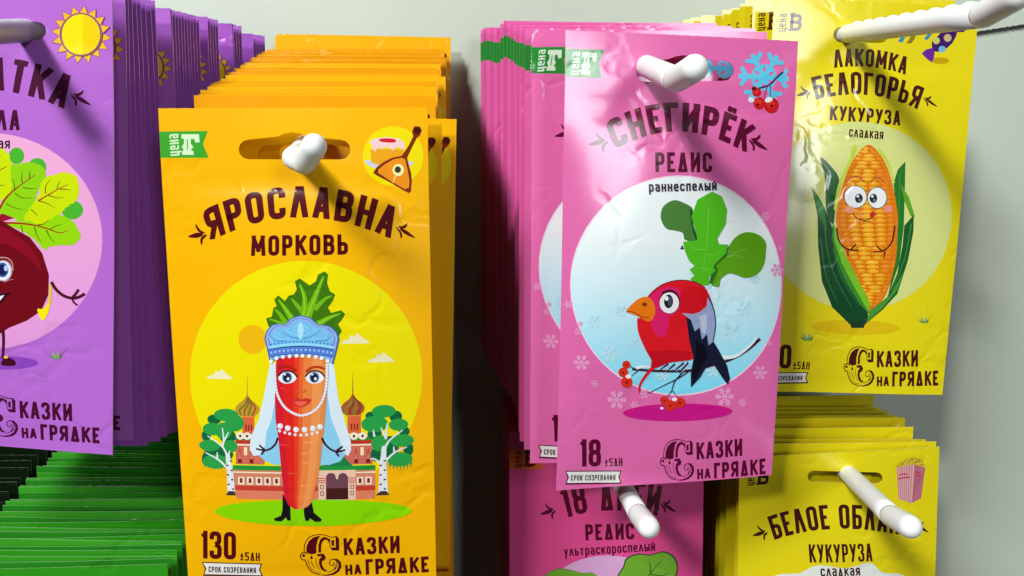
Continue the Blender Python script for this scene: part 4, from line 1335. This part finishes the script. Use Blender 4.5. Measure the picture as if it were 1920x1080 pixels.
# sagging dark seam cord pressed against the board on the right
dkm = plastic('dark_seam', (30, 34, 26), .7)
sv, sf = [], []
for k in range(30):
    px_ = 1820 + k * 5.2
    py_ = 64 - (px_ - 1820) * .155
    p = at(px_, py_, WALL_Y - .0006)
    th = .0004 + .0005 * abs(math.sin(k * 1.35))
    sv += [(p.x, WALL_Y - .0012, p.z + th), (p.x, WALL_Y - .0012, p.z - th), (p.x, WALL_Y + .001, p.z - th), (p.x, WALL_Y + .001, p.z + th)]
    if k:
        a, b = 4 * (k - 1), 4 * k
        sf += [(a, a + 1, b + 1, b), (a + 1, a + 2, b + 2, b + 1), (a + 3, a, b, b + 3)]
me = bpy.data.meshes.new('board_seam')
me.from_pydata(sv, [], sf)
me.materials.append(dkm)
seam = bpy.data.objects.new('board_seam', me)
COL.objects.link(seam)
seam.parent = wall

# ------------------------------------------------------------------ hooks
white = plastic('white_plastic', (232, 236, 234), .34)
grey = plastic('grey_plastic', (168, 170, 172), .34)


def tube(path, radii, n=16, cap=True):
    P = [Vector(p) for p in path]
    vs, fs = [], []
    up0 = Vector((0, 0, 1))
    for i, p in enumerate(P):
        d = (P[min(i + 1, len(P) - 1)] - P[max(i - 1, 0)]).normalized()
        a = d.cross(up0)
        if a.length < 1e-4:
            a = Vector((1, 0, 0))
        a.normalize()
        b = a.cross(d)
        for k in range(n):
            t = 2 * math.pi * k / n
            vs.append(tuple(p + (a * math.cos(t) + b * math.sin(t)) * radii[i]))
    for i in range(len(P) - 1):
        for k in range(n):
            fs.append((i * n + k, i * n + (k + 1) % n, (i + 1) * n + (k + 1) % n, (i + 1) * n + k))
    if cap:
        fs.append(tuple(range(n))[::-1])
        fs.append(tuple(range((len(P) - 1) * n, len(P) * n)))
    return vs, fs


def mesh_obj(name, vs, fs, mat, parent):
    me = bpy.data.meshes.new(name)
    me.from_pydata(vs, [], fs)
    me.materials.append(mat)
    me.polygons.foreach_set('use_smooth', [True] * len(fs))
    me.update()
    o = bpy.data.objects.new(name, me)
    COL.objects.link(o)
    o.parent = parent
    return o


def hook(label, pts, tip, mat, r=.0035, ridges=False):
    """pts = (px, py, Y) from the wall outwards; tip = end of the turned-up nose"""
    P = [at(*p) for p in pts]
    T = at(*tip)
    base = Vector((P[0].x, WALL_Y, P[0].z))
    root = bpy.data.objects.new('display_hook', None)
    COL.objects.link(root)
    root.location = base
    root['label'] = label
    root['category'] = 'hook'
    root['group'] = 'plastic hooks holding the seed packets'
    L = [p - base for p in P]
    path = []
    for a, b in zip(L[:-1], L[1:]):
        path += [a.lerp(b, k / 6) for k in range(6)]
    path.append(L[-1])
    vs, fs = tube(path, [r] * len(path))
    mesh_obj('shaft', vs, fs, mat, root)
    # nose: bent end with a rounded tip
    e, t = L[-1], T - base
    d = (t - e)
    back = (L[-1] - L[-2]).normalized()
    path, rad = [e - back * .0012], [r * 1.0]
    path += [e]
    rad += [r * 1.02]
    for k in range(1, 6):
        path.append(e + d * (k / 5)); rad.append(r * 1.04)
    dn = d.normalized()
    for k in range(1, 7):
        a = math.pi / 2 * k / 6
        path.append(t + dn * (r * 1.04 * math.sin(a))); rad.append(max(r * 1.04 * math.cos(a), 1e-5))
    vs, fs = tube(path, rad)
    mesh_obj('nose', vs, fs, mat, root)
    # plate clipped on the board
    bx = box_mesh('wall_plate', -.009, .009, -.004, -.0005, -.018, .004, mat)
    o = bpy.data.objects.new('wall_plate', bx)
    COL.objects.link(o)
    o.parent = root
    if ridges:
        a, b = L[-2], L[-1]
        dd = (b - a).normalized()
        side = dd.cross(Vector((0, 0, 1))).normalized()
        upv = side.cross(dd)
        vs, fs = [], []
        nr = 9
        for q in range(nr):
            c = a.lerp(b, .12 + .8 * q / (nr - 1)) + upv * (r * .86)
            m = len(vs)
            for i in range(5):
                ph = math.pi / 2 * i / 4
                for k in range(10):
                    th = 2 * math.pi * k / 10
                    vs.append(tuple(c + dd * (math.cos(th) * math.cos(ph) * .0024) + side * (math.sin(th) * math.cos(ph) * .0022) + upv * (math.sin(ph) * .0013 - .0003)))
            for i in range(4):
                for k in range(10):
                    fs.append((m + i * 10 + k, m + i * 10 + (k + 1) % 10, m + (i + 1) * 10 + (k + 1) % 10, m + (i + 1) * 10 + k))
        mesh_obj('ridge', vs, fs, mat, root)
    return root


hook('white plastic hook whose round end pokes through the carrot packet slot', [(688, 122, WALL_Y), (620, 205, .30), (560, 288, .2435), (551, 296, .2225), (571, 305, .2195)], (589, 274, .213), white, r=.0032)
hook('white plastic hook with upturned nose in the slot of the bird packet', [(1062, 108, WALL_Y), (1132, 112, .315), (1212, 124, .262), (1268, 149, .226)], (1302, 128, .212), white)
hook('long ridged white hook reaching out above the corn cob packet', [(1410, 108, WALL_Y), (1585, 64, .3115), (1845, 27, .218)], (1905, -8, .204), white, ridges=True)
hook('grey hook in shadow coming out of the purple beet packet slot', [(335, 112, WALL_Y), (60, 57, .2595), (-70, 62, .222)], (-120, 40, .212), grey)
hook('white hook with ball end jutting below the bird packet edge', [(1090, 800, WALL_Y), (1143, 868, .3145), (1198, 965, .2600)], (1216, 988, .247), white)
hook('white hook slanting down over the lower yellow packet lettering', [(1475, 770, WALL_Y), (1590, 888, .3010), (1672, 968, .2480)], (1706, 987, .234), white, ridges=False)

# ------------------------------------------------------------------ front packets
OR, PK, YE, PU = (246, 182, 0), (229, 108, 174), (234, 218, 20), (178, 104, 205)
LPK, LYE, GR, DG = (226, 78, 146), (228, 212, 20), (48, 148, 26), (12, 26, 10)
s_or = slot_px(homog(Q_OR), 446, 657, 262, 299, 14, 548)
s_pk = slot_px(homog(Q_PK), 1194, 1378, 116, 153, 12, 1284)
s_ye = slot_px(homog(Q_YE), 1562, 1666, 50, 80, 0)
s_pu = slot_px(homog(Q_PU), -110, 86, 40, 74, 0)
s_lp = slot_px(homog(Q_LP), 1070, 1205, 858, 882, 0)
s_ly = slot_px(homog(Q_LY), 1514, 1653, 884, 905, 0)

a_or, a_pk, a_ye, a_pu, a_lp, a_ly = art_carrot(), art_bird(), art_corn(), art_beet(), art_low_radish(), art_low_corn()

f_or = Packet(Form(1, 2.9, .28, .5, head=-1.0), OR, s_or, a_or)
f_pk = Packet(Form(2, 2.9, .4, .6, head=-.9), PK, s_pk, a_pk)
f_ye = Packet(Form(3, 2.8, .5, .8, head=-.3), YE, s_ye, a_ye)
f_pu = Packet(Form(4, 2.4, .5, .6), PU, s_pu, a_pu)
f_lp = Packet(Form(5, 1.6, .3, .3), LPK, s_lp, a_lp)
f_ly = Packet(Form(6, 1.6, .5, .4), LYE, s_ly, a_ly)

f_or.place((-0.0607, 0.2427, 0.0233), (0.0202, -0.0043, -0.0068), 'front orange packet with a carrot lady wearing a blue headdress')
f_pk.place((0.0611, 0.2631, 0.0482), (0.0306, 0.006, 0.1926), 'front pink packet with a red bird drawn in a pale blue circle')
f_ye.place((0.1443, 0.3101, 0.069), (-0.0037, 0.033, 0.0399), 'front yellow packet with a smiling corn cob in green husks')
f_pu.place((-0.1559, 0.2573, 0.0675), (-0.0292, 0.0415, -0.1049), 'front purple packet with a dark red beetroot face cut by the left edge')
f_lp.place((0.0447, 0.3161, -0.0992), (-0.0608, -0.0003, 0.0071), 'lower pink packet half hidden under the bird packet, green leaves at its bottom')
f_ly.place((0.134, 0.2999, -0.1031), (0.0125, -0.0385, 0.0261), 'lower yellow packet with a small pink popcorn box in its corner')


# ------------------------------------------------------------------ packets behind them
def thin(seed, colour, slot, art, parts, wave=.16, belly=.75):
    return Packet(Form(seed, belly, wave * 1.5, .25), colour, slot, art, parts)


def jit(a):
    return rnd.uniform(-a, a)


def tl(px, py, Y):
    return at(px, py, Y) + Vector((W / 2000, 0, 0))


def tr(px, py, Y):
    return at(px, py, Y) - Vector((W / 2000, 0, 0))


def rot(s=1.0):
    return (jit(.012) * s, jit(.012) * s, jit(.025) * s)


# orange
t_or = [thin(21, OR, s_or, a_or, ('corner_picture',)), thin(22, (238, 164, 0), s_or, a_or, ('corner_picture',), wave=.3), thin(23, (228, 150, 0), s_or, a_or, ('corner_picture',), wave=.35)]
n = 34
A0, A1 = tl(362, 180, .272), tl(498, 92, .3745)
lab = 'orange seed packet in the tight row behind the carrot packet'
for k in range(n):
    t = k / (n - 1)
    p = A0.lerp(A1, t) + Vector((jit(.0007), jit(.0004), jit(.00025)))
    if k % 7 == 4:
        p += Vector((jit(.002), 0, jit(.0009)))
    t_or[rnd.choice((0, 0, 1, 1, 2))].place(p, rot(.4), lab, 'orange packets in the row behind the carrot packet')
for px_, py_, Y in ((829, 217, .2515), (856, 217, .259)):
    t_or[0].place(tr(px_, py_, Y), (0.02, .026, -.01), 'orange packet slipped right, only a strip shows beside the carrot packet', 'orange packets slipped to the right')
for px_, py_, Y in ((516, 72, .3785), (518, 69, .3815), (521, 66, .3845)):
    t_or[0].place(tl(px_, py_, Y), (0, .012, .03), 'orange packet standing highest at the back of its row by the wall', 'orange packets at the very back')

# pink
t_pk = [thin(31, PK, s_pk, a_pk, ('price_flag', 'title'), belly=1.0), thin(32, (228, 86, 162), s_pk, a_pk, ('price_flag',), belly=1.0)]
f_pk2 = Packet(Form(33, 1.6, .35, .5), PK, s_pk, a_pk, ('price_flag', 'title', 'round_picture', 'snowflake', 'corner_picture', 'day_number', 'ribbon'))
f_pk2.place(tl(997, 56, .2765), (.012, 0, .03), 'second pink packet, its green price flag showing left of the bird packet')
tops = [(984, 52), (979, 50), (974, 50), (968, 48), (963, 47), (957, 42), (951, 41), (944, 41), (938, 44), (931, 52), (925, 53), (919, 53), (912, 52), (906, 53), (901, 56)]
for k, (px_, py_) in enumerate(tops):
    Y = .2845 + (.381 - .2845) * k / (len(tops) - 1)
    t_pk[k % 2].place(tl(px_, py_, Y), (jit(.01), jit(.006), .02 + jit(.03)), 'pink packet in the row behind, showing a sliver of green flag', 'pink packets in the row behind the bird packet')

# yellow
t_ye = [thin(41, YE, s_ye, a_ye, ('price_flag',), belly=1.0), thin(42, (226, 210, 18), s_ye, a_ye, ('price_flag',), belly=1.0)]
for k, (px_, py_, Y) in enumerate([(1412, -3, .3215), (1397, 0, .3285), (1388, 8, .334), (1371, 14, .340), (1355, 19, .346), (1314, 30, .352), (1296, 33, .358), (1281, 38, .365), (1262, 46, .373), (1247, 53, .381)]):
    t_ye[k % 2].place(tl(px_, py_, Y), rot(.7), 'yellow packet in the row behind the corn cob packet, top edge stepping down', 'yellow packets in the row behind the corn cob packet')

# purple
t_pu = [thin(51, PU, s_pu, a_pu, ('corner_picture', 'logo')), thin(52, (160, 84, 192), s_pu, a_pu, ('logo',)), thin(53, (168, 90, 198), s_pu, a_pu, ('corner_picture',))]


def purple_at(px_, py_, which, label, group, rz=0.0, ry=0.0):
    R = -.1237 + (-.110 + .1237) * (px_ - 205) / 290.0
    dep = 1500 * R / (px_ - 932)
    Y = dep * math.cos(PITCH) + .06 * math.sin(PITCH)
    t_pu[which].place(tr(px_, py_, Y), (jit(.006), ry + jit(.004), rz), label, group)


g1 = 'purple packets in the row behind the beet packet'
l1 = 'purple packet in the shaded row behind the beet packet, only its edge showing'
purple_at(234, -42, 0, 'purple packet just behind the beet packet, showing half of a small sun', None, -.02, .036)
for px_, py_, ry_ in ((242, -22, .030), (249, -14, .022), (257, -10, .014), (265, -5, .009), (274, -3, .004), (284, 0, .0), (292, 2, -.003)):
    purple_at(px_, py_, 1, l1, g1, -.03, ry_)
purple_at(316, 14, 0, 'purple packet showing a yellow half sun near the top left', None, .02)
for k in range(10):
    purple_at(323 + 5.6 * k, 16 + 1.4 * k, 1, l1, g1, -.02, .01)
purple_at(388, 30, 2, 'purple packet with a pale top edge in the middle of its row', None, .0)
for k in range(4):
    purple_at(394 + 5 * k, 33 + k, 1, l1, g1, -.02, .008)
purple_at(432, 41, 2, 'purple packet catching white glare beside the orange tops', None, .05)
for k in range(4):
    purple_at(438 + 5 * k, 45 + k, 1, l1, g1, -.02, .006)
for k in range(5):
    purple_at(472 + 5.6 * k, 62 + k, 1, 'purple packet at the far end of its row, left of the orange tops', 'purple packets at the far end', .03)

# lower yellow
t_ly = [thin(61, LYE, s_ly, None, None, belly=1.2), thin(62, (220, 202, 16), s_ly, None, None, belly=1.2)]
for k, (px_, py_, Y) in enumerate([(1757, 829, .3065), (1735, 822, .3125), (1712, 801, .3215), (1697, 783, .331), (1683, 778, .338), (1666, 770, .346), (1652, 763, .354), (1640, 742, .362)]):
    t_ly[k % 2].place(tr(px_, py_, Y), rot(1.0), 'yellow packet in the lower row, top edge showing under the corn cob packet', 'yellow packets in the lower row')

# lower pink
t_lp = thin(71, LPK, s_lp, a_lp, ('price_flag',), belly=1.1)
B0, B1 = tl(952, 812, .323), tl(942, 738, .381)
for k in range(8):
    t_lp.place(B0.lerp(B1, k / 7) + Vector((jit(.0012), 0, jit(.001))), rot(.8), 'lower pink packet behind the one with leaves, mostly hidden in shadow', 'lower pink packets hidden in shadow')

# lower orange
t_lo = thin(81, (232, 150, 10), s_or, None, None)
B0, B1 = tr(843, 1078, .262), tr(846, 765, .381)
for k in range(26):
    t_lo.place(B0.lerp(B1, k / 25) + Vector((jit(.0008), 0, jit(.0008))), rot(.6), 'dark orange packet in the lower row, glimpsed right of the carrot packet', 'orange packets in the lower row')

# lower green
t_gr = [thin(91, GR, s_or, None, None, wave=.45), thin(92, (38, 130, 28), s_or, None, None, wave=.3), thin(93, (58, 156, 36), s_or, None, None, wave=.22)]
B0, B1 = tr(318, 1062, .268), tr(508, 752, .381)
for k in range(44):
    t = k / 43
    p = B0.lerp(B1, t) + Vector((jit(.0014), jit(.0005), jit(.0009)))
    t_gr[k % 3].place(p, (jit(.014), jit(.02), jit(.03)), 'green packet in the lower row under the purple packets, top edge showing', 'green packets in the lower row')

# far left lower row
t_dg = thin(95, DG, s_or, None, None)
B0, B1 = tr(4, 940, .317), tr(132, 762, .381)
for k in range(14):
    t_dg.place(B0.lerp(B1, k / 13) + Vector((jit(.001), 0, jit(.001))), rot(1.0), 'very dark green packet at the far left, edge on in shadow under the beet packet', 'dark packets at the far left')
